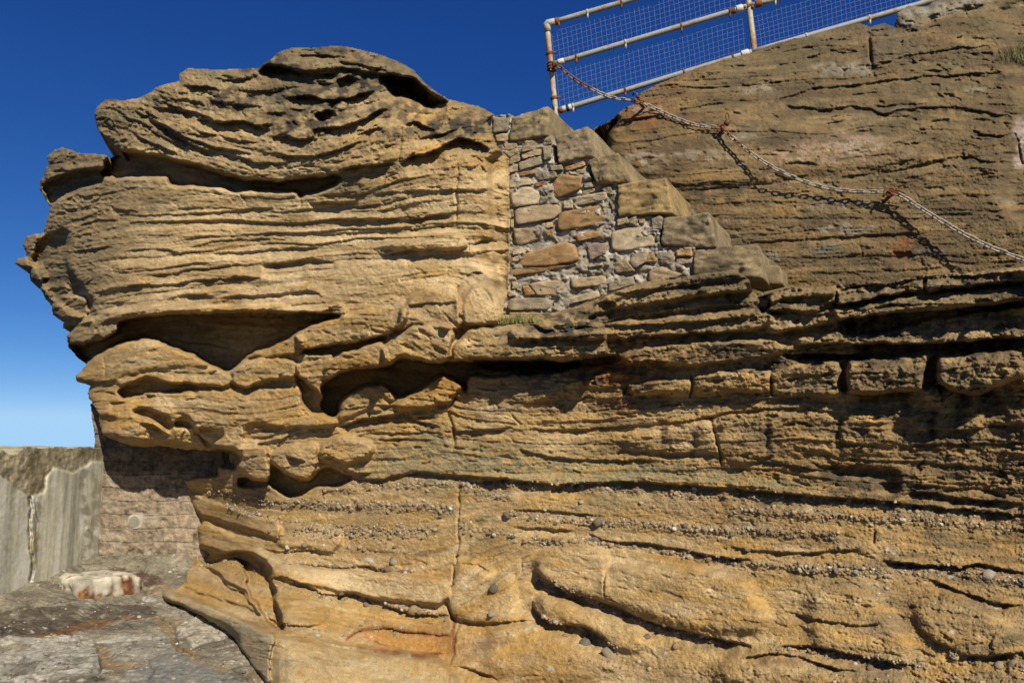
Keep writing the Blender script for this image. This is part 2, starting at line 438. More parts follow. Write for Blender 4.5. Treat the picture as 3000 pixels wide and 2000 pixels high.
def bedrock(f, SB, aS, aL, aR, aG, aH, seed=0):
    U, V = f.U, f.V
    wob = 9 * fbm(U / 300, V / 170, 31 + seed, 3) + 2 * fbm(U / 60, V / 60, 41 + seed, 3)
    s = SB + wob
    n1 = perlin(s / 52, U / 620, 51 + seed); n2 = perlin(s / 25 + 3.1, U / 330 + .01 * V, 52 + seed); n3 = perlin(s / 11.5, U / 210, 53 + seed); n4 = perlin(s / 5.6, U / 120, 54 + seed)
    m = .35 + .9 * sstep(-.5, .6, fbm(U / 170, V / 110, 61 + seed, 3))
    hard = sstep(-.22, .12, n1) - .5; hard2 = sstep(-.22, .15, n2) - .5
    h = aS * (.010 * hard + .006 * m * hard2 + .050 * ribs(s, U, 50, 311 + seed) + .026 * m * ribs(s + 9, U, 22, 321 + seed))
    h += aL * m * (.003 * n3 + .002 * n4 + .012 * ribs(s, U, 9.5, 331 + seed))
    h += aR * .016 * (cell_val(U / 66 + .25 * perlin(U / 30, V / 30, 341), s / 21 + .25 * perlin(U / 25, V / 25, 342), 343 + seed) - .5) + aR * .008 * (cell_val(U / 27 + .3 * perlin(U / 12, V / 12, 344), s / 9, 345 + seed) - .5)
    # lumpy weathering, hollows with ragged rims
    h += aR * (.022 * fbm(U / 120, V / 75, 71 + seed, 4) + .008 * fbm(U / 26, V / 17, 75 + seed, 4, .6))
    p = fbm(U / 62 + .5 * fbm(U / 90, V / 50, 78), s / 24, 81 + seed, 3)
    h -= aR * .03 * sstep(.42, .72, p)
    # scattered little pock marks
    p2 = perlin(U / 14, V / 9, 84 + seed)
    h -= aR * .009 * sstep(.55, .8, p2) * sstep(0, .4, fbm(U / 150, V / 90, 85 + seed, 2))
    if aG is not None:
        f1, f2 = cell(U / 13 + .4 * perlin(U / 20, V / 20, 3), V / 9.5, 91 + seed)
        g1, g2 = cell(U / 6.5, V / 5, 92 + seed)
        bands = sstep(-.25, .35, perlin(s / 30, U / 500, 95 + seed))
        h += aG * (.25 + .9 * bands) * (.012 * np.clip(.55 - f1, 0, 1) * (perlin(U / 23, V / 17, 96) > -.05) + .006 * (.5 - g1) + .006 * fbm(U / 12, V / 9, 97, 3))
    f1, f2 = cell(U / 24 + .5 * perlin(U / 40, V / 40, 4), s / 13, 98 + seed)
    h -= aH * .028 * sstep(.05, .4, f2 - f1)
    h += (.0025 + .004 * aR) * (cell_val(U / 12 + .3 * perlin(U / 9, V / 9, 351), s / 5.5, 352 + seed) - .5) + .0035 * fbm(U / 7, V / 5.5, 99 + seed, 2)
    return h
BANDS = [('C',[970,690,1060,700,1150,720,1330,760],14,70),('C',[1050,755,1150,790,1290,830],14,60),('C',[1340,740,1600,750,1900,760,2100,770],30,150),('C',[1340,850,1560,860,1800,870,2000,860],34,170),('C',[1500,680,1800,660,2100,650,2352,660],20,90),('C',[1300,1010,1600,1035,1900,1055],10,60),('C',[1230,1110,1500,1170,1700,1190,2050,1262],14,80),('C',[930,1035,1060,1010,1200,1060],12,40),('C',[1250,930,1500,950,1900,960],60,30),('C',[1280,1310,1500,1330,1900,1320],30,25),('C',[2120,650,2250,700,2352,720],20,60),('C',[2110,850,2300,880,2352,890],30,40),
 ('D',[0,655,300,665,700,690,1100,715,1500,740,1900,780,2352,810],26,330),('D',[0,790,300,820,700,845,1100,870,1500,880],24,230),('D',[1000,770,1400,790,1900,820,2352,850],34,170),('D',[60,915,350,920,700,960,1000,1010,1400,1040],18,190),('D',[1300,1040,1700,1050,2100,1060,2352,1100],28,300),('D',[120,1080,300,1160,500,1250,750,1340,1000,1390],16,150),('D',[130,1270,330,1330,480,1410],18,60),('D',[1200,1400,1600,1450,1900,1490],26,120),('D',[2030,1450,2352,1490],24,70),('D',[100,1450,800,1500,1500,1540,2300,1550],50,50),('D',[1400,1180,1800,1200,2200,1260],80,16),('D',[0,750,700,770,1500,820],40,25),('D',[1500,950,2352,980],30,50)]
gm = np.zeros(U.shape)
for t_, pl, wd, n in BANDS:
    b, d_, tau, L_ = f.dist(P(t_, pl), wd * 2); gm[b] = np.maximum(gm[b], np.exp(-(d_ / (wd * .638 * .8)) ** 2) * min(1, .25 + n / 160))
aG = .12 * aG + 1.3 * gm; f.h += .012 * gm
low = sstep(1400, 1480, V - 0 * U) ; f.h += bedrock(f, SB, aS * (1 - .6 * low), aL * (1 - .4 * low), aR * (1 - .35 * low), aG, aH)

# ---- overhanging bed edges: (view, thickness of the gap below, points)
LIPS = [
 ('A',25,[1190,160,1230,150,1280,150,1330,165,1450,180,1560,170]),('A',55,[1745,185,1800,190,1880,200,1950,250,2000,290,2060,300]),
 ('A',22,[840,240,900,235,960,240,1010,255]),('A',12,[1290,200,1350,190,1420,190]),('A',34,[1310,295,1350,285,1420,280,1480,300,1550,300,1640,280,1720,255]),
 ('A',40,[1540,205,1600,190,1650,205]),('A',40,[1440,372,1480,350,1530,350,1550,370]),('A',32,[900,395,950,390,1020,405,1090,395,1150,410,1240,440]),
 ('A',20,[1160,420,1250,410]),('A',12,[1220,365,1320,360]),('A',12,[1340,345,1400,345]),('A',28,[1430,440,1500,430,1580,420,1650,395,1740,350,1790,340]),
 ('A',28,[1250,470,1330,470,1400,480,1440,465]),('A',18,[700,330,760,340,830,350,890,370]),('A',28,[680,395,760,430,850,490,920,520,1000,540]),
 ('A',14,[880,420,910,440,960,455,1060,480,1200,500]),('A',12,[750,290,850,300,960,330]),('A',34,[1545,620,1620,610,1700,600,1790,590,1810,600]),
 ('A',16,[560,380,640,400,720,450,800,500,880,545]),('A',12,[640,330,700,370,760,400]),('A',16,[1000,540,1100,570,1220,590,1330,590]),
 ('A',36,[1840,590,1900,560,1960,545,2040,505,2090,480,2130,475,2200,500,2250,530]),('A',26,[1860,420,1900,400,1950,420,2000,440]),('A',16,[1640,460,1700,440,1760,430]),
 ('A',10,[1600,330,1700,310,1790,290]),('A',14,[1900,480,1960,470,2040,450,2100,440]),('A',18,[1020,210,1100,205,1180,190]),
 ('A',40,[200,690,260,650,330,635,450,615,480,610]),('A',14,[225,600,280,585,340,590]),
 ('A',16,[510,800,540,805,640,815]),('A',9,[540,830,700,828,900,820,1050,810,1200,800,1260,795]),('A',24,[1420,775,1480,770,1560,770,1640,765]),
 ('A',18,[1500,850,1600,850,1700,850,1800,845,1870,850,2000,830,2080,830]),('A',9,[560,870,700,860,870,860,1000,855,1140,850]),('A',12,[330,890,440,855,560,850]),
 ('A',11,[870,975,950,960,1040,945,1180,940,1340,935]),('A',15,[560,1000,640,985,750,985,830,1000]),('A',26,[1200,1060,1300,1050,1400,1035,1470,1035,1540,1050]),
 ('A',24,[1740,1000,1760,1012,1840,995,1960,985,2060,988,2150,975]),('A',20,[2170,970,2230,945,2280,945]),('A',12,[2180,1000,2340,990]),
 ('A',14,[650,1110,800,1095,900,1080,1060,1065]),('A',24,[420,1190,520,1170,640,1150,740,1150,900,1130,1040,1115,1200,1110]),
 ('A',14,[440,1235,560,1230,600,1215]),('A',22,[820,1205,900,1190,960,1200,1000,1210]),('A',16,[1000,1210,1100,1200,1250,1195,1400,1175,1460,1190,1480,1215]),
 ('A',34,[450,1335,560,1300,700,1282,870,1275,1000,1280,1200,1285,1340,1285,1440,1280,1500,1265,1580,1260]),('A',28,[1490,1255,1560,1250,1590,1270]),
 ('A',16,[300,1090,330,1100,400,1190,430,1205]),('A',24,[310,1345,360,1335,440,1315]),('A',16,[240,1275,290,1245,360,1205]),('A',14,[190,1180,250,1170,320,1165]),
 ('A',10,[1700,730,1900,720,2100,715,2240,720]),('A',10,[1450,920,1700,905,1900,890,2100,870]),('A',12,[900,1010,1100,1000,1300,985,1480,975]),
 ('A',14,[2120,1120,2180,1090,2230,1100]),('A',10,[1850,1250,1950,1235,2100,1230]),('A',12,[1420,1440,1560,1415,1700,1390]),('A',18,[300,1000,420,985,520,970]),
 ('A',14,[250,830,360,800,470,770]),('A',12,[250,880,350,850,480,820]),('A',12,[300,940,420,910,540,890]),
 ('C',26,[540,212,620,228,700,248,780,222,850,207,1000,205,1060,200]),('C',20,[1060,190,1130,210,1200,200,1270,180,1350,175]),('C',16,[600,258,680,252,760,247]),
 ('C',14,[410,240,470,222,545,250]),('C',22,[500,282,570,277]),('C',28,[600,330,650,310,720,320,790,350,800,400]),('C',44,[640,370,700,380,780,430]),
 ('C',42,[800,370,860,360,900,400,930,440,1010,480,1100,480]),('C',13,[1130,440,1250,430,1380,385,1420,400]),
 ('C',24,[1310,520,1350,530,1400,550]),('C',28,[1450,560,1500,530,1560,540,1600,590,1700,600]),('C',19,[1560,385,1620,370,1700,350,1800,340,1870,320,1900,340,1990,330]),
 ('C',13,[1590,440,1700,420,1760,420,1850,420,2000,415]),('C',20,[2080,390,2100,410,2180,410,2352,390]),('C',22,[1600,620,1750,630,1900,600,2100,610,2352,630]),
 ('C',11,[870,700,960,680,1100,700,1200,725,1330,740]),('C',16,[920,790,1050,830,1130,870,1180,880,1270,900]),
 ('C',40,[915,1005,960,1005,1060,990,1120,1000,1170,1015,1200,1055]),('C',22,[930,1030,1000,1050,1060,1130,1120,1150,1150,1200,1220,1270]),
 ('C',18,[1230,1090,1300,1080,1400,1110,1500,1160,1600,1150,1700,1170,1850,1230,1940,1250,2060,1255]),('C',15,[1290,1280,1340,1300,1480,1300]),
 ('C',13,[1320,1010,1400,1020,1500,1030,1580,1035,1700,1030,1790,1050]),('C',10,[1150,935,1270,960,1400,955,1520,965]),
 ('C',14,[2060,1180,2075,1250,2150,1280,2280,1290,2352,1280]),('C',8,[2090,1015,2200,1025,2270,1068]),('C',8,[1600,1360,1650,1330,1750,1315,1900,1335,2070,1350]),
 ('C',9,[1640,1400,1760,1420,1900,1440,2060,1430]),('C',15,[1250,1345,1400,1350,1500,1385,1580,1400,1800,1435]),('C',15,[2060,1500,2100,1490,2200,1510,2300,1560]),
 ('C',8,[1700,450,1850,445,2000,450]),('C',12,[1120,420,1200,400,1300,395]),
 ('B',14,[430,1350,520,1345,650,1325,800,1310,950,1285,1090,1275]),('B',12,[640,1405,760,1385,900,1355,1000,1345,1090,1335]),('B',40,[380,1395,430,1382,480,1390]),
 ('B',16,[180,1500,300,1480,420,1480,520,1450,700,1440,880,1410,1060,1400]),('B',20,[0,1500,100,1490,200,1520,350,1500,600,1490,900,1470,1100,1450]),
 ('B',18,[1170,1390,1250,1372,1340,1360,1480,1355]),('B',26,[1490,1330,1600,1310,1750,1297,1900,1275,2100,1262,2352,1245]),
 ('B',24,[1490,1400,1600,1378,1750,1352,1900,1342,2050,1322,2352,1295]),('B',20,[1160,1440,1250,1420,1330,1435,1480,1405]),
 ('B',42,[1490,1480,1650,1445,1800,1432,2000,1422,2150,1402,2352,1380]),('B',26,[1180,1535,1300,1512,1480,1482]),
 ('B',14,[0,1560,200,1550,400,1560,600,1545,850,1530,1150,1520]),
 ('D',34,[-200,70,-100,75,0,80,100,75,200,90,350,75,480,60]),('D',20,[510,110,560,100,640,85,700,110,830,120,900,110]),
 ('D',26,[1230,60,1330,60,1500,55,1600,70,1700,62,1850,55,2000,45,2352,20]),('D',40,[1300,20,1500,0,1570,8,1700,13,1850,8,2150,-7,2352,-20]),
 ('D',26,[510,220,560,240,640,245,700,235,740,250]),('D',18,[830,240,900,250,1050,230,1180,240]),('D',14,[1190,240,1300,250,1500,250]),
 ('D',44,[1530,230,1640,245,1760,230,1890,215]),('D',56,[1910,240,1950,190,2050,230,2150,240,2230,200,2340,165]),
 ('D',9,[0,400,200,405,400,395,600,380,750,370,900,345,1000,320,1100,310,1300,305,1550,330]),('D',14,[30,490,150,520,300,540,450,545,600,540,650,550]),
 ('D',13,[680,510,760,515,830,500,900,520]),('D',24,[1780,700,1900,690,2100,720,2352,740]),('D',12,[1800,650,1950,660,2352,690]),
 ('D',28,[-200,640,0,632,150,650,300,650,500,640,700,650,1000,670,1300,700,1600,720,1800,740,2100,770,2352,792]),
 ('D',16,[1780,420,1900,402,2050,407,2150,392,2352,372]),('D',18,[350,880,450,910,560,920,650,930,760,950,900,980,1100,1000]),
 ('D',12,[1000,940,1150,960,1300,970,1450,960,1600,950]),('D',24,[1700,1000,1850,1015,2050,1030,2150,1020,2352,1060]),
 ('D',30,[110,1040,150,1080,250,1140,420,1190,500,1220,600,1270,750,1310,900,1350,1000,1370,1100,1390]),('D',34,[100,1190,130,1250,200,1290,300,1300,400,1340,450,1380]),
 ('D',24,[1230,1390,1400,1400,1550,1430,1700,1460,1850,1480]),('D',26,[2050,1430,2200,1440,2352,1420]),('D',7,[1250,1230,1400,1270,1600,1300,1700,1290]),
 ('D',11,[1850,1290,1950,1370,2050,1420]),('D',12,[-40,1285,0,1280,100,1275]),('D',16,[1050,1450,1200,1430,1350,1450,1500,1500,1600,1510]),
 ('D',9,[0,850,150,860,300,870]),('D',16,[1900,1080,2050,1140,2200,1190,2352,1210]),('D',10,[1700,450,1800,470,2000,470,2352,460]),
 ('D',12,[1000,560,1150,550,1300,570,1450,590]),('D',10,[0,770,200,780,420,800]),
]
LIPS += [('H',30,[330,200,600,178,900,185,1150,200]),('H',26,[450,235,700,262,950,300]),('H',20,[600,150,900,150,1250,165]),('A',20,[700,300,800,330,900,365,980,390]),('A',18,[620,350,720,400,800,440,880,480,1000,520,1150,545]),('A',14,[590,440,700,500,850,560]),('A',16,[1250,545,1400,562,1550,532,1700,480]),('A',14,[1100,255,1250,262,1300,250]),('A',16,[950,300,1100,322,1200,330]),('A',14,[1400,215,1480,225,1530,220]),('A',14,[1560,120,1700,150,1800,170]),('A',12,[1350,100,1450,95,1600,105]),('A',14,[520,330,560,360,600,400]),('A',14,[470,390,520,430,560,470]),
 ('H',14,[985,802,1200,747,1290,717,1450,692]),('H',22,[1460,692,1640,652,1800,627,1870,662,1990,692])]
for t_, sh, pl in LIPS:
    p_ = P(t_, pl); f.lip(p_, sh * TILE[t_][2], 1.5 if p_[:, 1].mean() < 450 and p_[:, 0].mean() < 1460 else 1.)

# ---- hollows (negative) and standing blocks (positive): (view, metres, softness, points)
POLYS = [
 ('A',-.32,6,[470,590,560,545,700,560,900,605,1100,668,1300,678,1550,650,1540,690,1400,740,1370,738,1330,720,1090,718,1000,700,780,690,770,660,620,655,530,668,480,650]),
 ('A',-.16,8,[200,700,320,645,460,622,480,660,300,735,235,775]),
 ('A',-.25,6,[1760,195,1880,210,1950,260,2000,300,1990,330,1900,300,1800,270]),
 ('A',-.07,6,[1180,185,1220,155,1330,168,1330,185,1240,195]),
 
 
 
 ('A',.05,10,[1745,985,1800,950,1950,925,2100,920,2145,960,2060,985,1900,985]),
 ('A',.06,14,[2110,1200,2140,1120,2180,1080,2240,1100,2300,1180,2310,1270,2240,1330,2115,1335]),
 
 
 ('A',-.1,10,[2240,580,2330,560,2345,900,2330,1250,2290,1230,2260,900]),
 
 
 
 
 
 
 
 
 
 
 ('C',.05,12,[2090,1020,2150,1010,2270,1070,2352,1090,2360,1270,2250,1280,2120,1270,2065,1200,2085,1100]),
 
 
 
 
 ('C',.05,12,[1280,1210,1340,1190,1490,1210,1490,1290,1340,1295]),
 ('C',.14,10,[750,1150,790,1150,950,1200,1250,1335,1300,1350,1700,1420,2060,1500,2060,1900,1100,1900,1100,1400,930,1260,770,1190]),
 
 ('D',-.1,8,[270,160,290,118,420,98,500,105,520,115,440,130,370,165]),
 ('D',-.07,6,[1505,100,1550,80,1535,130,1540,220,1510,230]),('D',-.09,6,[1890,150,1920,70,1965,60,1945,110,1950,185,1895,215]),
 ('D',.06,8,[1540,120,1560,85,1880,60,1895,100,1885,210,1760,225,1650,240,1535,215]),('D',.07,9,[1950,120,1970,75,2200,45,2330,60,2340,150,2200,200,2140,230,2040,220,1950,180]),
 ('D',.04,7,[835,160,900,140,1170,130,1185,200,1170,235,1050,225,900,240,828,230]),('D',.035,7,[1195,140,1300,110,1500,105,1505,235,1300,240,1195,230]),
 ('D',.045,7,[530,205,650,185,740,175,815,180,810,235,740,245,700,230,560,235]),('D',.02,7,[250,205,330,190,500,200,500,250,400,265,255,260]),('D',.02,7,[10,240,120,215,240,210,245,265,100,280,15,280]),
 ('D',.03,14,[490,440,650,395,900,365,925,450,940,520,850,500,700,510,560,500]),('D',.025,14,[960,350,1100,325,1300,320,1700,345,1700,500,1300,520,960,545]),
 ('D',-.05,10,[1390,590,1500,580,1650,580,1770,600,1775,650,1760,700,1700,690,1650,640,1480,620]),
 ('D',.065,12,[110,1000,180,950,280,940,420,960,430,1040,420,1180,250,1130,140,1080]),
 ('D',.07,15,[425,1070,470,1035,600,1030,800,1030,950,1060,1080,1120,1160,1250,1150,1320,1050,1340,900,1330,700,1280,500,1210,430,1180]),
 ('D',.05,11,[120,1180,180,1160,350,1230,450,1260,560,1330,620,1400,560,1430,450,1390,380,1330,250,1290,140,1240]),
 ('D',.04,22,[1360,1160,1500,1110,1620,1140,1750,1290,1830,1450,1600,1410,1400,1380]),('D',.04,22,[1850,1170,2050,1150,2200,1260,2352,1400,2100,1440,1950,1380,1860,1280]),
 ('D',.05,24,[1000,1430,1250,1440,1600,1510,1800,1580,1200,1600,950,1560]),('D',.05,20,[-100,1300,100,1290,300,1400,500,1500,200,1560,-100,1500]),
]
SHELVES = [
 ('A',-.22,7,[205,925,300,900,312,960,300,1030,330,1100,400,1190,430,1240,400,1300,300,1250,230,1185,190,1110,160,1050,170,980]),('A',.14,5,[140,1080,190,1058,215,1100,200,1140,150,1130]),('A',.1,4,[60,1050,110,1022,142,1055,130,1085,90,1075]),('A',.16,5,[240,1255,290,1205,390,1210,400,1290,300,1312,250,1285]),('A',.14,5,[310,1390,340,1350,430,1312,440,1370,400,1440,330,1425]),('A',.09,5,[175,1170,215,1145,300,1150,320,1200,240,1220]),('A',.1,5,[215,640,260,600,330,600,420,600,470,590,480,620,330,635,230,680]),
 ('C',.11,3,[750,1150,800,1150,950,1208,1250,1338,1240,1420,1225,1568,1100,1400,940,1262,770,1192]),('C',-.07,4,[800,1146,950,1200,1250,1330,1290,1300,1130,1220,1000,1180,860,1130]),
 ('H',.09,4,[230,150,270,110,560,85,800,75,870,85,1100,75,1290,95,1480,90,1500,110,1480,130,1280,115,800,110,560,115,400,150,330,210,260,250,235,220]),
 ('H',-.75,4,[240,262,330,215,400,152,800,117,1280,120,1480,132,1420,150,1290,190,1240,215,1180,260,1010,330,920,408,850,398,780,370,740,330,640,290,540,250,460,245,400,255,260,310,180,368,130,330,90,292]),
 ('H',.12,6,[130,440,260,320,400,257,470,250,540,257,640,297,740,337,800,392,600,400,420,430,330,465,260,470,180,475]),
 ('H',.09,5,[330,470,430,435,600,405,820,400,912,440,912,490,760,480,600,470,470,450,370,480]),
 ('H',-.18,4,[360,492,470,452,600,472,760,487,700,510,540,525,420,540,370,560,340,520]),
 ('H',.08,5,[230,615,390,580,520,545,700,505,1000,505,1260,505,1280,580,1330,620,1450,660,1440,690,1250,700,1000,690,985,800,900,810,750,790,500,770,265,745,330,650,240,640]),
 ('H',-.11,5,[400,620,470,600,600,650,610,720,560,690,480,650]),('H',-.09,5,[620,690,680,640,730,680,650,702]),('H',-.12,5,[740,702,870,722,830,800,770,780]),
 ('H',.13,4,[920,420,960,380,1080,350,1240,360,1245,440,1080,460,1000,495,930,480]),('H',.09,4,[1010,345,1040,310,1240,225,1300,280,1280,320,1100,345]),
 ('H',.14,4,[1240,215,1290,190,1480,135,1800,80,1770,195,1640,250,1560,265,1300,300]),('H',-.16,4,[1300,302,1560,267,1700,232,1700,252,1560,300,1450,325,1300,325]),
 ('H',.1,4,[1250,350,1290,325,1430,330,1390,430,1385,500,1370,530,1300,470,1260,430]),('H',-.14,4,[1243,360,1260,430,1300,470,1370,530,1390,620,1310,610,1270,510]),
 ('H',.24,5,[1390,450,1420,370,1540,300,1690,270,1700,390,1540,400,1430,450]),('H',.26,5,[1700,290,1790,210,1900,180,2040,195,2040,300,2010,370,1880,360,1790,340,1720,380]),
 ('H',.16,4,[1780,100,1870,20,2060,0,2080,190,1900,175,1770,195]),('H',.10,6,[2100,180,2100,60,2160,-20,2280,-10,2330,90,2290,170]),('H',.17,5,[2090,230,2150,200,2352,180,2600,165,2800,170,2800,340,2500,345,2200,360,2040,360]),
 ('H',-.44,4,[1385,500,1430,455,1540,405,1700,395,1730,385,1800,350,1880,365,2010,377,2040,367,2352,372,2600,365,2700,385,2500,425,2352,430,2250,438,2160,430,2120,460,2100,520,2090,480,2050,450,2000,430,1900,490,1820,530,1760,540,1720,490,1650,480,1530,520,1480,570,1450,640,1390,610]),
 ('H',.06,5,[1500,560,1540,510,1680,482,1730,500,1750,560,1640,560,1620,600,1470,660]),('H',.05,4,[1620,590,1660,560,1720,570,1700,610,1640,620]),('H',.09,6,[1830,532,1900,490,2005,435,2090,482,2050,560,1900,600,1750,600]),
 ('H',.16,5,[945,820,960,800,1100,800,1110,880,1105,970,1000,950,985,930,945,890]),('H',.11,5,[1120,830,1200,800,1340,790,1360,850,1340,930,1300,970,1200,930,1130,890]),('H',.09,6,[1370,800,1480,740,1640,790,1640,830,1540,880,1400,870]),
 ('H',-.27,4,[950,962,1000,957,1105,977,1115,900,1200,935,1300,977,1400,900,1470,930,1540,960,1450,1000,1350,1005,1230,1050,1140,1010,1110,990,1000,1005,950,1000]),
 ('H',-.75,4,[600,800,690,815,945,825,945,900,850,900,860,940,750,950,690,960,600,960]),
 ('H',.07,5,[690,1030,840,1080,1000,1140,1170,1190,1160,1260,1000,1215,800,1160,720,1110]),('H',.09,6,[740,1190,790,1180,1000,1300,1060,1310,1200,1390,1500,1430,1800,1450,2015,1490,2010,1590,1800,1590,1400,1520,1150,1460,1070,1370,900,1330,760,1300]),
 ('H',.06,6,[1150,1260,1200,1210,1350,1200,1480,1240,1440,1330,1300,1310,1170,1310]),('H',-.28,4,[750,1316,860,1346,980,1336,1070,1372,1125,1450,1140,1568,1175,1660,1190,1730,1110,1690,1050,1590,1000,1510,985,1410,900,1372,800,1402,755,1372]),
 ('H',-.12,4,[750,1402,830,1422,870,1470,1000,1540,990,1568,900,1530,840,1470]),('H',-.2,4,[686,1040,720,1110,770,1170,740,1195,705,1130]),
 ('A',.13,4,[1180,185,1205,140,1280,85,1340,58,1450,50,1560,45,1780,100,1900,155,2070,305,1950,245,1880,195,1800,185,1740,185,1560,160,1450,165,1330,160,1240,140]),
 ('B',.10,4,[430,1345,600,1320,850,1265,1000,1250,1090,1270,1100,1330,900,1350,640,1390,400,1440,330,1470]),('B',.09,4,[1180,1330,1300,1318,1480,1312,1480,1385,1330,1430,1170,1430,1165,1380]),
 ('B',.10,4,[1500,1340,1700,1300,2100,1262,2352,1240,2600,1225,2600,1275,2352,1290,2050,1320,1750,1350,1500,1400]),('B',.07,4,[1500,1420,1750,1370,2352,1310,2600,1290,2600,1350,2352,1375,1800,1425,1500,1470]),
 ('B',-.13,4,[1490,1482,1650,1452,1900,1432,2352,1387,2600,1370,2600,1395,2352,1405,1900,1475,1700,1522,1550,1540,1500,1520]),
 ('B',.08,5,[0,1510,200,1525,500,1480,800,1450,1150,1430,1160,1500,900,1530,500,1550,150,1560,0,1560]),('B',.07,5,[1180,1450,1480,1415,1470,1475,1300,1510,1180,1525]),
 ('D',-.14,4,[1230,62,1500,57,1600,52,1570,12,1850,12,2150,-5,2352,-18,2352,22,2000,47,1600,77,1300,82]),('D',-.16,4,[-200,78,0,87,200,97,350,82,480,66,480,95,300,110,250,125,60,120,-100,130]),
 ('D',.08,5,[500,60,700,20,1000,-5,1220,0,1230,55,900,105,700,105,520,95]),
]
for t_, d, sg, pl in SHELVES: f.poly(P(t_, pl), d, sg * .75)
for t_, d, sg, pl in POLYS:
    f.poly(P(t_, pl), d * (1.5 if d < 0 else 1.3), sg * .7)

CRACKS = [('A',4,.03,[2105,590,2100,650,2100,720,2095,800,2090,870]),('A',3,.03,[1380,745,1380,800]),('A',3,.03,[1845,425,1838,500,1830,590]),('A',3,.03,[2130,1140,2100,1175,2110,1210,2110,1340]),
 ('A',3,.02,[2115,920,2150,950,2155,1000]),('A',2.5,.02,[1090,720,1120,760,1130,790]),('A',3,.025,[2065,1350,2075,1420,2060,1490]),('A',3,.03,[510,790,515,830]),
 ('C',4,.04,[2125,200,2090,270,2060,320,2080,400,2085,470,2075,500]),('C',4,.05,[1240,540,1260,500,1300,490]),('C',3,.03,[1115,380,1120,440,1130,490]),
 ('C',3.5,.03,[2110,640,2108,800,2100,1010,2080,1030,2085,1090,2055,1170,2070,1250,2100,1290]),('C',4,.03,[2120,1290,2090,1350,2080,1430,2065,1490,2060,1568]),
 ('C',3,.02,[1400,725,1330,780,1290,850,1275,950]),('C',3,.02,[1300,250,1180,160]),('C',3,.02,[475,60,480,180]),
 ('D',3.5,.035,[910,345,930,420,950,500,960,570]),('D',4,.05,[1185,140,1192,200,1190,250]),('D',4,.05,[828,150,818,260]),('D',4,.05,[530,200,505,250]),('D',4,.03,[245,200,250,270]),
 ('D',3,.025,[430,1050,420,1100,428,1180]),('D',2.5,.02,[80,980,45,1010,40,1060]),('D',2.5,.015,[1350,1180,1450,1120,1550,1110,1620,1140]),('D',2.5,.012,[250,490,350,470,430,455,500,470,600,490]),
 ('D',3,.02,[0,340,40,380]),('D',3,.03,[1670,870,1660,930])]
for t_, w, d, pl in CRACKS: f.crack(P(t_, pl), w, d)
for t_, u, v, ru, rv, d in [('D',690,430,25,60,-.03),('D',830,455,28,60,-.03),('D',1170,450,16,80,-.025),('D',1500,430,16,90,-.03),('D',1930,390,20,70,-.035),('A',1500,370,60,30,-.05),('A',1590,245,60,40,-.06),
        ('A',415,1100,25,25,-.04),('D',1630,1215,30,10,-.03),('A',2250,950,30,18,-.05),('C',560,220,60,20,.02),('A',560,440,60,30,-.05),('A',480,420,50,30,-.05)]:
    p = P(t_, [u, v])[0]; s_ = TILE[t_][2]; f.pit(p[0], p[1], ru * s_, rv * s_, d)
# open joints between the ledge blocks on the right
for pl in ([1500,1310,1485,1340,1492,1380,1480,1420],[1165,1345,1180,1390,1165,1430],[1905,1270,1890,1310,1900,1345]): f.crack(P('B', pl), 5, .07)

MASK = np.vstack([P('A', [345,1568,400,1510,360,1490,312,1440,305,1385,345,1340,290,1350,290,1325,240,1290,237,1250,205,1210,180,1165,140,1130,130,1085,65,1055,75,1030,120,1020,105,970,120,925,195,910,215,850,235,790,205,755,180,710,182,665,205,650,203,610,220,605,215,560,250,530,285,517,330,530,360,545,430,548,490,553,505,566,555,550,545,520,520,512,518,490,460,455,440,410,430,380,440,335,480,300,520,292,560,305,640,290,690,265,715,240,820,212,825,180,860,157,1000,160,1175,155,1205,140,1280,85,1340,58,1450,60,1560,52,1660,70,1780,105,1900,160,1950,220,2030,280,2065,300,2110,308,2200,330,2275,370,2238,400,2260,435,2275,495,2310,540,2338,570,2342,700,2346,850,2346,1000,2340,1150,2322,1240,2315,1290]),
 P('R', [130,1545,460,1530,620,1490,720,1455,830,1415,900,1385,1080,1325,1250,1280,1420,1270,1580,1245,1720,1235,1830,1255,1880,1300,1890,1360,2000,1390,2110,1370,2200,1330]),
 P('B', [1300,1318,1480,1312,1500,1300,1700,1287,1900,1262,2050,1250,2200,1237,2352,1225,2640,1215]),
 np.array([[3700,745],[3700,2400],[640,2400],[560,2100]]),
 P('C', [770,1290,700,1200,730,1150,810,1130,850,1100,862,1040,905,960,900,900,890,860,905,830,880,770,862,690,842,640,845,610,858,540,850,500,760,482,620,482,560,467,475,432,455,380,450,330,425,290,410,262,403,235,415,200,350,185,347,155,380,130])])
mask = inside(MASK, U + .5 * f.WU, V + .5 * f.WV)
# faces round off towards the skyline and towards the free left edge
rim = np.full(U.shape, 99.)
for sl in (slice(0, 86), slice(len(MASK) - 30, len(MASK))):
    seg = MASK[sl]
    c = seg; best = np.full(U.shape, 1e9)
    for i in range(len(c) - 1):
        b = f.box(c[i:i + 2], 70); x = U[b] + .5 * f.WU[b] - c[i, 0]; y = V[b] + .5 * f.WV[b] - c[i, 1]; d = c[i + 1] - c[i]
        t_ = np.clip((x * d[0] + y * d[1]) / (d @ d + 1e-9), 0, 1)
        best[b] = np.minimum(best[b], np.hypot(x - t_ * d[0], y - t_ * d[1]))
    rim = np.minimum(rim, best)
W = 28.
k_ = np.clip(1 - rim / W, 0, 1)
f.h -= .11 * (1 - np.sqrt(np.clip(1 - k_ ** 2, 0, 1)))
T_MAIN = plane_t(U, V, 5.4, .5) - base - f.h

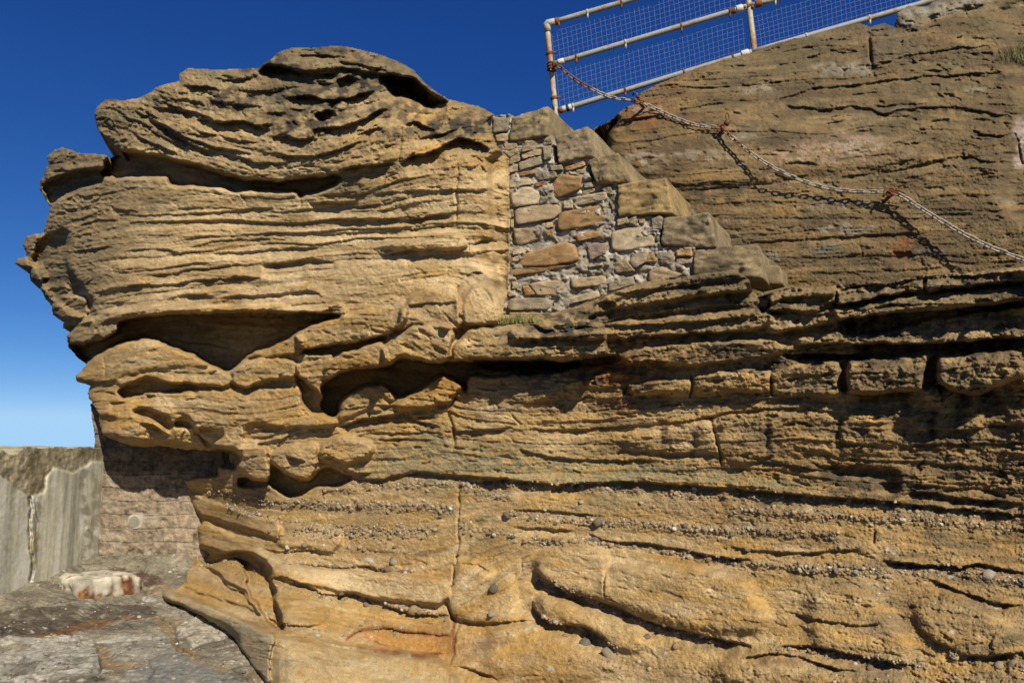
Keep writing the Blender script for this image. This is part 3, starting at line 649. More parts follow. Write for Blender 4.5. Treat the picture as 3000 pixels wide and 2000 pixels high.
# ---- mineral colours (reflectance): tan, pale, ochre, brown-grey, olive-grey, rust
PAL = np.array([[.42,.284,.124],[.585,.43,.225],[.44,.26,.073],[.19,.13,.064],[.205,.168,.085],[.23,.08,.018],[.05,.042,.026]])
#      u    v   tan pale ochre brown olive rust dark
TINT = [(300,280,.2,0,0,.6,.5,0,.2),(600,350,.5,.1,0,.5,.2,0,0),(900,220,.1,0,0,.6,.7,0,.25),(1150,200,.1,0,0,.5,.8,0,.3),(900,450,.5,.2,0,.4,.1,0,0),(1080,350,.5,.2,.1,.3,.1,0,0),(1300,330,.3,0,.3,.5,.3,0,0),(1350,400,.3,0,.1,.5,.4,0,0),(130,500,.2,0,0,.6,.3,0,.4),
 (1330,430,.4,.1,.7,.2,.1,0,0),(250,640,.4,.1,0,.4,.2,0,.1),(600,650,.7,.6,.05,.1,0,0,0),(1000,700,.6,.9,.05,0,0,0,0),(1350,600,.5,.9,.1,0,.05,0,0),(120,850,.3,0,0,.5,.3,0,.3),
 (500,850,.6,.5,.05,.2,0,0,0),(900,830,.6,.9,.05,0,0,0,0),(1300,800,.5,1,.05,0,0,0,0),(1000,900,.6,.2,.4,.1,0,0,0),(1300,950,.7,.2,.2,.2,0,0,0),(1420,900,.6,.5,.1,0,.05,0,0),
 (450,1080,.6,.1,.6,.1,.1,0,0),(400,1250,.3,.1,.9,.1,0,.05,0),(700,1140,.6,.1,.5,.1,0,0,0),(800,1250,.4,.1,.8,.1,0,.05,0),(650,1300,.5,.7,.2,0,0,0,0),(1150,1130,.3,0,1,.2,0,.2,0),(1100,1200,.4,.1,.9,.1,0,.1,0),(1000,1300,.5,.3,.7,.1,0,0,0),(740,1350,.5,.8,.2,0,0,0,0),
 (1250,1360,.2,.1,.4,.1,.8,0,0),(1450,1360,.2,.1,.4,.1,.8,0,0),(1800,1390,.2,.1,.5,.1,.7,0,0),
 (1700,850,.5,.1,.1,.5,.3,0,.1),(2100,830,.3,.05,0,.7,.3,0,.2),(2800,830,.3,.05,0,.9,.1,0,.3),(1600,970,.5,.1,.1,.5,.2,0,.1),(2200,950,.5,.1,.1,.6,.1,0,.05),(2800,980,.5,.1,.1,.6,.1,0,.1),
 (1780,1085,.2,0,.6,.2,0,.7,.05),(1560,1110,.4,.1,.2,.3,.2,0,.3),(1400,1150,.3,0,.9,.1,0,.15,0),(1700,1150,.4,.1,.6,.3,0,.1,0),(2000,1140,.4,.1,.4,.4,.1,0,0),(2500,1100,.4,0,.1,.8,.1,0,.05),(2850,1110,.2,0,.05,.9,.1,0,.15),
 (1500,1260,.6,.5,.5,.1,0,0,0),(2000,1260,.6,.3,.4,.1,0,0,0),(2400,1280,.4,.05,.25,.7,0,0,.12),(2850,1270,.2,0,.15,1,0,0,.2),(2350,1370,.2,0,.6,.5,.1,.1,.4),(2850,1400,.2,0,.2,1,0,0,.35),
 (700,1440,.5,.2,.5,.2,0,0,0),(1100,1480,.5,.3,.5,.1,0,0,0),(1500,1460,.5,.2,.6,.1,0,0,0),(2000,1490,.5,.2,.6,.2,0,0,0),(2500,1530,.4,.1,.6,.4,0,0,0),(2900,1560,.2,0,.35,.9,0,0,.2),(2800,1680,.3,0,.4,.6,0,0,.1),
 (620,1560,.5,.3,.6,.1,0,0,0),(1000,1560,.5,.4,.4,.1,0,0,0),(1000,1700,.4,.8,.3,0,0,0,0),(1350,1730,.4,.5,.5,0,0,0,0),(680,1720,.4,.1,.8,.1,0,0,0),(1150,1820,.3,.1,1,.1,0,.1,0),(1250,1860,.3,.1,1,.1,0,.3,0),(1000,1800,.3,.1,1,0,0,0,0),
 (1050,1940,.5,.5,.5,0,.2,0,0),(1700,1680,.4,.7,.3,.1,0,0,0),(1900,1730,.5,.6,.3,.1,.1,0,0),(2150,1800,.4,.3,.8,.1,0,0,0),(1600,1830,.4,.3,.8,.1,0,0,0),(1600,1950,.3,.2,1,.1,0,.1,0),(2000,1950,.5,.3,.5,.2,0,0,0),(2400,1780,.5,.2,.5,.3,0,0,0),(2500,1900,.4,.1,.6,.4,0,0,0),(2900,1800,.35,.1,.3,.7,0,0,.1),(2900,1960,.3,.1,.5,.6,0,0,.1),
 (700,1800,.5,.4,.5,0,.2,0,0),(800,1900,.5,.4,.5,0,.2,0,0)]
def tint(f, SB, TINT, pal, seed=0, strength=1.):
    U, V = f.U, f.V
    w = f.idw(TINT, 3.4, 40.)
    n = [1.0 + strength * 1.5 * fbm(U / 190 + 7 * i, (SB + .4 * V) / 60 + 3 * i, 200 + seed + i, 5, .62) for i in range(len(pal))]
    w = [np.clip(a * np.clip(b, 0.02, 4) ** 1.6, 0, None) for a, b in zip(w, n)]
    tot = sum(w) + 1e-6
    c = sum(a[..., None] * p for a, p in zip(w, pal)) / tot[..., None]
    lam = .16 * perlin((SB + 5 * fbm(U / 90, V / 60, 221, 3)) / 9, U / 260, 222 + seed) + .12 * perlin(SB / 34, U / 420, 223 + seed) + .10 * fbm(U / 14, V / 10, 224 + seed, 3)
    c = c * (1 + lam)[..., None]
    return np.clip(c, .01, .8)
col = tint(f, SB, TINT, PAL)
gk = (.5 * gm * np.clip(1 + 1.5 * fbm(U / 18, V / 12, 777, 3), 0, 1))[..., None]; col = col * (1 - gk) + np.array([.225,.17,.10]) * gk
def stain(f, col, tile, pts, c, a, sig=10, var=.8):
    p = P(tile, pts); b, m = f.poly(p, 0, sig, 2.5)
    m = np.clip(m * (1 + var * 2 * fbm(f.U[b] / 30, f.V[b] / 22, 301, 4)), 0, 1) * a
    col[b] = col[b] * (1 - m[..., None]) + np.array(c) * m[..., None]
def stainline(f, col, tile, pts, c, a, w):
    b, d, tau, L = f.dist(P(tile, pts), 3 * w)
    m = np.exp(-(d / w) ** 2) * a * np.clip(.9 + 1.2 * perlin(tau / 40, tau * 0, 5), 0, 1)
    col[b] = col[b] * (1 - m[..., None]) + np.array(c) * m[..., None]
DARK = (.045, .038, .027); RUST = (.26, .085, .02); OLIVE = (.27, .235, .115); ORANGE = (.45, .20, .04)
for a_ in [('C',[1600,1360,1650,1330,1750,1310,1900,1335,2070,1350,2060,1430,1900,1440,1740,1420]),('C',[2080,250,2120,160,2040,140,1960,200])]: stain(f, col, *a_, ORANGE, .6, 14)
for pl in ([1600,1365,1650,1330,1750,1312,1900,1335,2070,1350],[1640,1405,1760,1422,1900,1440,2060,1430],[2090,1290,2085,1350,2080,1420]): stainline(f, col, 'C', pl, (.17,.05,.015), .9, 7)
stain(f, col, 'C', [1720,520,1900,490,2352,510,2352,600,2100,590,1900,580,1760,590], (.30,.25,.135), .75, 10)
stain(f, col, 'D', [0,540,300,560,650,570,900,600,1300,640,1500,690,1000,660,500,630,0,620], (.27,.24,.12), .6, 12)
stain(f, col, 'D', [1380,590,1600,560,1850,640,2000,720,1750,730,1500,690], DARK, .75, 14)  # dark stain that also paints in the shade of the shallow hollow
stain(f, col, 'D', [360,120,520,90,560,160,420,180], (.38,.14,.03), .8, 10)
stain(f, col, 'D', [-10,130,120,100,240,150,200,190,60,200], (.06,.055,.045), .6, 12)
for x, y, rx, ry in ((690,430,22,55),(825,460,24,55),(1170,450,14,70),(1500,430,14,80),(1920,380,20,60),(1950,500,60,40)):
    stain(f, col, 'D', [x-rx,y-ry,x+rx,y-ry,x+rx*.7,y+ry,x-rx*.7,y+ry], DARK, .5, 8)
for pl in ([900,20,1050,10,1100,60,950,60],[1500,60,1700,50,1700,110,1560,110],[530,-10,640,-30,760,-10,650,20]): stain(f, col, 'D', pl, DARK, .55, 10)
stain(f, col, 'A', [1545,200,1660,190,1780,260,1760,300,1600,260], (.12,.115,.05), .6, 12)
stain(f, col, 'A', [1950,1260,2000,1230], OLIVE, .1, 8)
for k in range(120):      # dark lichen specks and crusts on the weathered beds
    u_, v_ = (RNG.uniform(1500, 3000), RNG.uniform(800, 1120)) if k < 60 else (RNG.uniform(300, 1450), RNG.uniform(150, 400))
    r_ = RNG.uniform(14, 46); a_ = np.linspace(0, 6.28, 8)[:-1]
    stain(f, col, 'P', np.stack([u_ + 2.2 * r_ * np.cos(a_), v_ + .6 * r_ * np.sin(a_)], -1).ravel(), DARK, RNG.uniform(.35, .75), 6, 1.6)
for k in range(30):      # pale lichen and guano flecks
    u_, v_ = RNG.uniform(900, 2950), RNG.uniform(1600, 1980); r_ = RNG.uniform(4, 9); a_ = np.linspace(0, 6.28, 7)[:-1]
    stain(f, col, 'P', np.stack([u_ + r_ * np.cos(a_), v_ + .7 * r_ * np.sin(a_)], -1).ravel(), (.62,.6,.52), .7, 3)
stain(f, col, 'C', [755,1155,800,1155,950,1215,1250,1345,1240,1420,1225,1568,1100,1400,940,1262,770,1192], (.40,.33,.205), .8, 4, .5)
stain(f, col, 'C', [1250,1350,1500,1390,1900,1450,2060,1510,2060,1700,1230,1700,1225,1450], (.44,.345,.19), .5, 8)
stain(f, col, 'C', [1140,940,1250,965,1400,1040,1600,1070,1800,1100,2050,1150,2050,1230,1800,1190,1500,1120,1300,1060,1180,1010], (.56,.44,.25), .6, 8)
M_ROCK = tinted('sandstone', 120, .28, .9, .009)
cliff = relief('cliff', f, T_MAIN, mask, M_ROCK, col, (-.45, 1.5, 0))
tag(cliff, 'tan layered sandstone cliff with overhanging beds and pebble bands, in front of the steps', 'cliff', kind='structure')

# ================================================================ rock face behind the steps
r = Field(1560, 3640, -60, 1010, 2.5)
RB = [('B',[590,440,850,400,1150,360,1500,330,2000,330,2300,320]),('B',[640,500,950,460,1250,445,1700,410,2300,440]),('B',[450,590,700,540,1000,520,1400,500,1900,490,2300,530]),
 ('B',[450,700,900,690,1500,690,2000,650,2300,680]),('B',[750,870,1050,850,1500,810,1850,750,2300,740]),('B',[900,940,1400,930,1750,960,2352,960]),('B',[1060,1110,1500,1085,1900,1070,2352,1050]),('B',[1300,1250,1700,1240,2100,1220,2352,1200]),
 ('B',[1100,240,1400,170,1700,120,2100,60]),('B',[1150,300,1500,260,1900,210,2300,180])]
SR = beds(r, RB)
RC = [(1700,520,-.05),(1800,420,-.15),(1850,330,-.25),(1950,270,-.4),(2200,200,-.6),(2350,80,-1.0),(2650,20,-1.1),(3100,-20,-1.1),(2050,350,-.25),(2500,250,-.45),(2900,250,-.45),(2000,500,-.03),(2500,450,-.15),(2900,450,-.15),
 (2000,650,0),(2600,650,0),(3000,650,0),(2200,820,.04),(3000,820,.04),(3600,100,-.9),(3600,500,-.1),(3600,900,.05),(1650,700,0),(1650,900,0),(3100,1000,.05)]
rb = r.coarse(tps([c[:2] for c in RC], [c[2] for c in RC], 3e-3))
RA = [(1850,380,.5,.8,.7,0,0),(2000,300,.7,.9,.8,0,0),(2400,180,.5,.6,1.1,0,0),(2800,150,.4,.5,1.2,0,0),(2000,450,.25,.35,.55,0,0),(2400,400,.3,.4,.6,0,0),(2700,400,.4,.5,.8,0,0),(2900,500,.5,.7,.8,0,0),(2100,530,.4,.9,.4,0,0),
 (2400,600,.25,.4,.5,0,0),(2800,600,.25,.4,.5,0,0),(2200,720,.4,.9,.4,0,0),(2700,720,.4,.9,.4,0,0)]
rS, rL, rR, rG, rH = r.idw(RA)
r.h += bedrock(r, SR, np.where(r.V > 250, .75, .8) * rS, .95 * rL, .75 * rR, None, 0, 40)
for sh, pl in [(12,[590,445,700,432,830,408]),(10,[730,512,830,492,1000,470]),(18,[450,592,520,562,640,532,700,542]),(12,[470,565,560,545,700,520]),(16,[1250,447,1400,402,1550,392,1700,372,1850,352,2000,345,2150,337,2270,330]),
   (16,[1250,482,1400,500,1550,490,1650,500,1700,520,1800,500,1950,490,2100,500,2300,540]),(10,[1620,490,1750,480,1950,470]),(16,[1460,225,1550,242,1620,222]),(9,[1090,362,1250,372,1400,332,1450,342]),
   (8,[750,872,900,862,1050,852,1250,830]),(10,[1500,812,1700,790,1850,760,2050,720,2200,740,2300,740]),(14,[1250,760,1300,742,1400,752]),(10,[1060,1112,1250,1102,1500,1087,1700,1077,1900,1070]),
   (7,[1100,1080,1300,1062,1500,1052]),(6,[900,942,1100,922,1400,932,1750,960]),(7,[1900,970,2352,960]),(6,[1000,1000,1600,1000,2000,1000]),(7,[1300,1182,1700,1172,2000,1160]),(8,[1350,1252,1700,1242,2000,1225]),
   (16,[1750,1150,1800,1157,1840,1150]),(12,[2130,302,2200,292]),(9,[640,400,800,380,950,330,1100,290]),(8,[1000,420,1150,395,1270,385]),(10,[2100,600,2200,620,2310,610]),(8,[1150,700,1250,690,1330,700]),(10,[1700,280,1900,240,2100,215,2230,205])]:
    r.lip(P('B', pl), sh * .638, .75 if sh > 9 else .5, 4.5)
for w_, d_, pl in [(6,.07,[1645,150,1640,200,1645,260,1655,310]),(3,.03,[1515,360,1520,330,1540,310]),(3,.02,[2225,230,2260,290]),(4,.05,[2310,600,2330,700,2345,760])]: r.crack(P('B', pl), w_, d_)
for d_, sg, pl in [(.12,9,[1765,60,1820,25,1905,25,1915,70,1880,115,1770,118]),(.14,9,[1915,10,1990,-20,2160,-20,2180,15,2050,45,1930,80]),(.08,16,[1660,160,1800,130,2050,60,2200,50,2240,200,2000,240,1660,310]),
   (-.5,6,[350,640,480,540,478,560,440,620,445,640,420,700,340,700]),(-.18,12,[2240,60,2400,-40,2900,-60,3500,-60,3500,1000,2345,1000,2352,500,2300,330]),(.04,10,[450,600,600,560,1200,560,1900,700,1700,760,1000,840,700,840,480,700])]:
    r.poly(P('B', pl), d_, sg)
RM = np.vstack([P('M', [545,1168,600,1140,700,1090,740,1060,775,1020,850,962,930,940,955,890,965,850,1010,825,1100,772,1300,692,1500,612,1700,547,1900,500,2030,455,2150,412,2350,347]),
  P('B', [1330,175,1420,150,1600,104,1650,120,1705,104,1760,124,1768,60,1820,25,1900,30,1925,10,1985,-10,2100,-60]), np.array([[2900,-90],[3700,-90],[3700,1040],[1600,1040],[1600,640],[1690,500]])])
rmask = inside(RM, r.U + .5 * r.WU, r.V + .5 * r.WV)
T_REAR = plane_t(r.U, r.V, 6.4, .5) - rb - r.h
RT = [(1900,330,.1,0,.1,.7,.2,.1,.1),(2000,450,.1,0,.05,.9,.3,.02,.05),(1850,480,.1,0,.1,.9,.1,.1,.1),(2300,150,.1,0,0,.7,.7,0,.15),(2700,120,.1,0,0,.7,.7,0,.15),(2600,300,.1,0,0,.9,.5,0,.15),(2900,350,.2,0,0,.9,.2,0,.15),
 (2300,400,.1,.1,0,.8,.5,0,.05),(2500,430,.2,.3,0,.7,.3,.02,0),(2100,545,.3,.2,.4,.4,.1,0,.1),(2300,540,.3,.2,.4,.4,.1,0,0),(2400,620,.2,0,.05,.9,.5,0,.05),(2900,600,.1,0,.05,.9,.5,0,.1),(2200,720,.3,.05,.1,.9,.2,0,.05),(2700,720,.2,0,.05,.9,.2,0,.1),(2000,620,.1,0,.1,.9,.4,0,.05)]
rcol = tint(r, SR, [(a[0], a[1], a[2] + .22, a[3], a[4] + .02, a[5], a[6] * .9, a[7], a[8]) for a in RT], PAL * np.array([.62, .61, .60]), 60)
stain(r, rcol, 'B', [1740,1110,1800,1090,1850,1130,1830,1170,1750,1165], RUST, .75, 8)
stain(r, rcol, 'B', [560,470,680,480,760,530,600,590,520,540], (.25,.10,.03), .7, 10)
stain(r, rcol, 'B', [1170,690,1300,650,1420,620,1600,610,1680,660,1600,720,1350,730,1200,740], (.42,.27,.18), .45, 12, 1.6)
stain(r, rcol, 'B', [780,540,850,540,870,600,820,640], (.3,.14,.04), .4, 10)
stain(r, rcol, 'B', [1775,30,1900,30,2170,-20,2170,20,1920,90,1790,115], (.36,.33,.26), .6, 10)
stain(r, rcol, 'B', [1650,150,1830,110,1840,280,1660,300], (.10,.085,.055), .45, 16)
stain(r, rcol, 'B', [2322,560,2352,540,2352,760,2310,745], (.42,.33,.27), .8, 5)
stain(r, rcol, 'B', [720,850,900,845,1100,840,1100,870,740,890], DARK, .55, 8)
for k in range(90):
    u_, v_ = RNG.uniform(1800, 2980), RNG.uniform(200, 780); r_ = RNG.uniform(8, 34); a_ = np.linspace(0, 6.28, 8)[:-1]
    stain(r, rcol, 'P', np.stack([u_ + 3.2 * r_ * np.cos(a_), v_ + .5 * r_ * np.sin(a_)], -1).ravel(), DARK if k % 3 else (.40,.35,.26), RNG.uniform(.25, .5), 6, 1.5)
rear = relief('rock_face', r, T_REAR, rmask, M_ROCK, rcol, (.6, 1.6, .1))
tag(rear, 'brown grey rock face rising behind the stone steps and the slack chain', 'cliff', kind='structure')

# ================================================================ rubble wall under the steps
WALL_Y = 5.74
m_ = Field(1400, 2130, 280, 960, 3)
m_.h += .016 * fbm(m_.U / 44, m_.V / 36, 500, 5, .6) + .004 * (fbm(m_.U / 9, m_.V / 8, 510, 3))
c1, c2 = cell(m_.U / 30 + .5 * m_.WU / 8, m_.V / 24, 520); m_.h -= .012 * sstep(.10, .02, c2 - c1) * (fbm(m_.U / 60, m_.V / 50, 521, 2) > 0)
m_.h += .02 * sstep(.1, .45, fbm(m_.U / 45, m_.V / 35, 530, 3))
MM = P('R', [-60,90,40,120,165,104,165,290,450,260,480,460,720,400,740,600,930,600,950,840,1245,835,1240,1050,1490,1060,1490,1240,1560,1500,1480,1640,-60,1640])
mmask = inside(MM, m_.U, m_.V)
mc = np.array([.30,.255,.185]) * (1 + .35 * fbm(m_.U / 30, m_.V / 26, 540, 4))[..., None]
pale = sstep(.1, .5, fbm(m_.U / 48, m_.V / 40, 550, 4))[..., None]; mc = np.clip(mc * (1 - pale) + np.array([.46,.41,.33]) * pale, .03, .8)
wall = empty('rubble_wall', at(1700, 900, 5.6).tolist())
tag(wall, 'mortared rubble wall of mixed tan and orange stones carrying the steps', 'wall')
M_MORT = tinted('mortar', 160, .3, .8, .006)
mo = relief('mortar', m_, plane_t(m_.U, m_.V, WALL_Y, .5) - .008 - m_.h, mmask, M_MORT, mc, (.22, .45, 0)); child_space(mo, wall)
M_STONE = tinted('rubble_stone', 130, .3, .8, .006)
TAN, ORG, GRY, RED, PNK, PAL_ = (.33,.245,.14), (.33,.205,.085), (.26,.215,.14), (.26,.125,.07), (.31,.225,.165), (.43,.345,.22)
STONES = [(GRY,[35,130,150,135,150,230,30,250]),(TAN,[50,260,140,240,145,305,60,305]),(TAN,[110,320,200,315,215,345,120,380]),(TAN,[125,385,215,345,220,380,150,425]),(TAN,[235,380,265,300,390,290,385,350,240,385]),
 (TAN,[240,400,380,355,385,400,240,435]),(GRY,[390,340,455,330,455,430,400,445]),(GRY,[400,275,455,268,460,325,390,335]),(TAN,[155,415,225,390,230,445,150,475]),(GRY,[215,460,370,400,410,460,225,515]),
 (PAL_,[140,490,215,465,215,520,140,530]),(ORG,[150,535,330,510,340,535,155,570]),(PAL_,[150,585,300,565,325,610,150,640]),(GRY,[355,545,480,515,500,560,360,590]),(RED,[335,600,420,590,425,615,335,630]),
 (ORG,[430,640,470,580,540,540,675,560,665,650,500,710]),(ORG,[545,495,690,440,700,480,560,520]),(TAN,[630,495,695,485,695,535,635,540]),(PAL_,[160,700,230,635,300,630,390,680,390,750,180,780]),(PAL_,[610,705,850,665,860,720,615,775]),
 (TAN,[665,690,680,660,765,645,770,660,680,700]),(PAL_,[540,735,605,725,610,785,540,785]),(TAN,[185,790,210,770,520,750,525,810,480,860,200,905]),(ORG,[495,870,530,810,870,750,905,830,890,880,600,935,500,945]),
 (GRY,[150,795,180,790,185,850,155,850]),(TAN,[160,860,185,860,185,925,165,925]),(TAN,[180,930,380,925,385,1000,225,1055,195,1030]),(ORG,[415,940,465,930,470,975,425,985]),(TAN,[410,890,465,880,470,920,415,930]),
 (ORG,[620,975,800,945,815,985,640,1025]),(TAN,[920,870,1000,845,1015,890,925,910]),(ORG,[1010,880,1075,865,1075,890,1010,900]),(ORG,[1080,865,1125,860,1125,890,1080,890]),(GRY,[1170,860,1230,835,1260,860,1245,940,1175,930]),
 (GRY,[1205,985,1230,980,1230,1020,1205,1020]),(PAL_,[880,960,1000,925,1150,895,1205,1020,1200,1055,950,1095,890,1080]),(ORG,[215,1200,235,1120,560,1020,630,1060,655,1160,430,1200]),(ORG,[165,1270,175,1222,430,1207,650,1172,640,1190,350,1245]),
 (PAL_,[170,1090,300,1060,310,1090,175,1125]),(TAN,[165,1140,215,1125,220,1165,170,1170]),(PNK,[705,1050,760,1030,850,1040,850,1110,730,1160]),(PAL_,[715,1195,820,1175,830,1190,720,1210]),(TAN,[895,1180,985,1145,1040,1215,1060,1235,910,1250]),
 (GRY,[1015,1180,1030,1100,1120,1060,1150,1110,1140,1165,1050,1220]),(ORG,[1110,1130,1190,1100,1210,1170,1115,1175]),(ORG,[1345,1090,1460,1062,1470,1130,1350,1130]),(GRY,[1220,1140,1310,1080,1345,1135,1320,1200,1240,1180]),
 (TAN,[1150,1235,1250,1200,1400,1255,1340,1290,1150,1320]),(PNK,[1345,1142,1465,1145,1465,1180,1350,1190]),(GRY,[865,1310,1040,1270,1060,1330,860,1385]),(TAN,[590,1290,840,1265,850,1330,600,1360]),
 (TAN,[290,1330,350,1310,540,1300,550,1350,480,1410,350,1410]),(ORG,[245,1345,290,1340,345,1405,265,1415]),(PAL_,[170,1310,215,1320,215,1360,170,1365]),(PAL_,[140,1380,195,1370,200,1410,145,1420]),(GRY,[130,1490,160,1430,430,1425,455,1455,440,1510,140,1520]),
 (PAL_,[470,1450,790,1375,810,1420,480,1495]),(GRY,[440,480,530,470,540,510,450,515]),(TAN,[390,650,420,655,420,695,395,690]),(GRY,[870,730,890,740,912,790,895,800]),(GRY,[680,610,770,590,780,630,690,640]),
 (GRY,[810,640,880,630,900,690,850,680]),(TAN,[1000,1380,1080,1300,1140,1330,1060,1400]),(TAN,[150,1530,380,1530,390,1580,150,1590])]
def closed_outline(p, n, smooth=2):
    q = np.vstack([p, p[:1]]); L = np.concatenate([[0], np.cumsum(np.hypot(*np.diff(q, axis=0).T))]); t = np.linspace(0, L[-1], n, endpoint=False)
    o = np.stack([np.interp(t, L, q[:, 0]), np.interp(t, L, q[:, 1])], -1)
    for _ in range(smooth): o = .5 * o + .25 * (np.roll(o, 1, 0) + np.roll(o, -1, 0))
    return o
for i, (c, pl) in enumerate(STONES):
    p = P('R', pl); o = closed_outline(p, 44, 1); ctr = o.mean(0); size = np.sqrt(np.ptp(o[:, 0]) * np.ptp(o[:, 1]))
    o = o + 1.6 * np.stack([perlin(o[:, 0] / 9, o[:, 1] / 9, 600 + i), perlin(o[:, 0] / 9 + 50, o[:, 1] / 9, 600 + i)], -1)
    pr = .016 + .014 * RNG.random(); tilt = RNG.normal(0, .00035, 2)
    uv, hh = [], []
    for sc, h in ((1.03,-.07),(1.02,.0),(.985,.45),(.94,.8),(.86,.97),(.72,1.),(.56,1.),(.4,1.),(.25,1.),(.1,1.)):
        q = ctr + (o - ctr) * sc; uv.append(q); hh.append(np.full(len(q), h * pr if h >= 0 else h))
    uv.append(ctr[None]); hh.append(np.array([pr])); uv = np.vstack(uv); hh = np.concatenate(hh)
    hh = hh + .006 * fbm(uv[:, 0] / 26, uv[:, 1] / 14, 700 + i, 4, .6) * (hh > 0) + ((uv - ctr) @ tilt) * (hh > 0)
    co = at(uv[:, 0], uv[:, 1], plane_t(uv[:, 0], uv[:, 1], WALL_Y, .5) - .012 - hh)
    n = 44; fa = []
    for k in range(9):
        for j in range(n): fa.append((k * n + j, k * n + (j + 1) % n, (k + 1) * n + (j + 1) % n, (k + 1) * n + j))
    for j in range(n): fa.append((9 * n + j, 9 * n + (j + 1) % n, 10 * n))
    fa = [tuple(reversed(x)) for x in fa]
    cc = np.array(c) * (.9 + .25 * RNG.random()) * (1 + .3 * fbm(uv[:, 0] / 30, uv[:, 1] / 16, 800 + i, 4))[:, None]
    rs = np.clip(1.4 * fbm(uv[:, 0] / 40, uv[:, 1] / 30, 830 + i, 3), 0, 1)[:, None] * (.5 if c is ORG else .2)
    cc = cc * (1 - rs) + np.array([.26, .11, .04]) * rs
    s_ = mesh_obj('stone', co, fa, M_STONE, None, True, np.clip(cc, .02, .7)); child_space(s_, wall)

# ================================================================ stone steps
from mathutils import noise as mnoise
M_STEP = tinted('step_stone', 110, .38, 1., .012)
stairs = empty('stone_steps', at(1900, 700, 5.6).tolist())
tag(stairs, 'flight of worn grey brown stone steps climbing left between rubble wall and rock face', 'steps')
BACK = Vector((.447, .894, 0))
STEPS = [([155,122,432,45,430,268,150,300],.0,(.27,.235,.15)),([475,262,715,185,742,402,500,465],.0,(.31,.27,.19)),([705,432,935,372,1005,598,770,608],.0,(.29,.245,.15)),([918,612,1280,562,1318,818,935,838],.02,(.32,.255,.13)),
 ([1252,850,1585,798,1642,1066,1232,1050],.03,(.28,.245,.165)),([1476,1082,1930,1036,1975,1290,1470,1262],.03,(.27,.23,.15)),([1955,1190,2090,1180,2110,1320,1960,1320],-.25,(.24,.21,.14))]
def roughen(co, c, k, amp=1.):
    """weathered stone: lumps, bed lines, chips"""
    out, cols = [], []
    for v in co:
        p = Vector(v)
        n = mnoise.fractal(p * 5 + Vector((k, 0, 0)), 1., 2., 4) * .022 + mnoise.noise(Vector((p.x * 3, p.y * 3, p.z * 34 + k + 3 * p.x))) * .005 + mnoise.fractal(p * 22, 1., 2., 5) * .011 - max(0, mnoise.fractal(p * 9 + Vector((k, 5, 0)), 1., 2., 4) - .3) * .03
        e = mnoise.noise_vector(p * 4 + Vector((0, k, 0)))
        out.append(p + amp * (Vector((-.447, -.894, 0)) * n + e * .012))
        dk = 1 - .42 * max(0, min(1, 2.2 * (mnoise.fractal(Vector((p.x * 5, p.y * 5, p.z * 9 + 2 * k)), 1., 2., 5) - .12))); s = dk * (1 + .2 * mnoise.noise(Vector((p.x * 4 + k, p.y * 4, p.z * 70)))) + .35 * mnoise.fractal(p * 6 + Vector((0, 0, k)), 1., 2., 4) + .12 * mnoise.noise(Vector((p.x * 2, p.y * 2, p.z * 45))) + .2 * mnoise.fractal(p * 19, 1., 2., 3)
        g = max(0, min(1, 1.3 * mnoise.fractal(p * 3.1 + Vector((9, k, 0)), 1., 2., 4)))
        cols.append([max(.02, (a * (1 - g) + b * g) * s) for a, b in zip(c, (.27, .21, .11))])
    return out, cols
def stone_block(name, corners, depth, c, k, parent, bev=.02, mat=None, cuts=24):
    bm = bmesh.new(); fr = [Vector(v) for v in corners]; vs_ = [bm.verts.new(v) for v in fr] + [bm.verts.new(v + BACK * depth) for v in fr]
    for q in ((0, 1, 2, 3), (7, 6, 5, 4), (0, 4, 5, 1), (1, 5, 6, 2), (2, 6, 7, 3), (3, 7, 4, 0)): bm.faces.new([vs_[i] for i in q])
    bmesh.ops.bevel(bm, geom=bm.edges[:], offset=bev, segments=3, profile=.6, affect='EDGES')
    lo = [e for e in bm.edges if e.calc_length() > .12]
    bmesh.ops.subdivide_edges(bm, edges=lo, cuts=cuts, use_grid_fill=True)
    bmesh.ops.triangulate(bm, faces=[f_ for f_ in bm.faces if len(f_.verts) > 4]); bmesh.ops.recalc_face_normals(bm, faces=bm.faces)
    bm.verts.index_update(); co = [v.co.copy() for v in bm.verts]; fa = [tuple(v.index for v in f_.verts) for f_ in bm.faces]; bm.free()
    co, cl = roughen(co, c, k)
    o = mesh_obj(name, [tuple(v) for v in co], fa, mat or M_STEP, None, True, np.array(cl))
    if parent: child_space(o, parent)
    return o
for i, (q, back, c) in enumerate(STEPS):
    p = P('R', q); t = plane_t(p[:, 0], p[:, 1], WALL_Y - .05 - back * 0 + (-back if back < 0 else 0), .5)
    stone_block('step', at(p[:, 0], p[:, 1], t), .95, np.array(c) * np.array([1.12, .98, .82]), 3.7 * i, stairs)

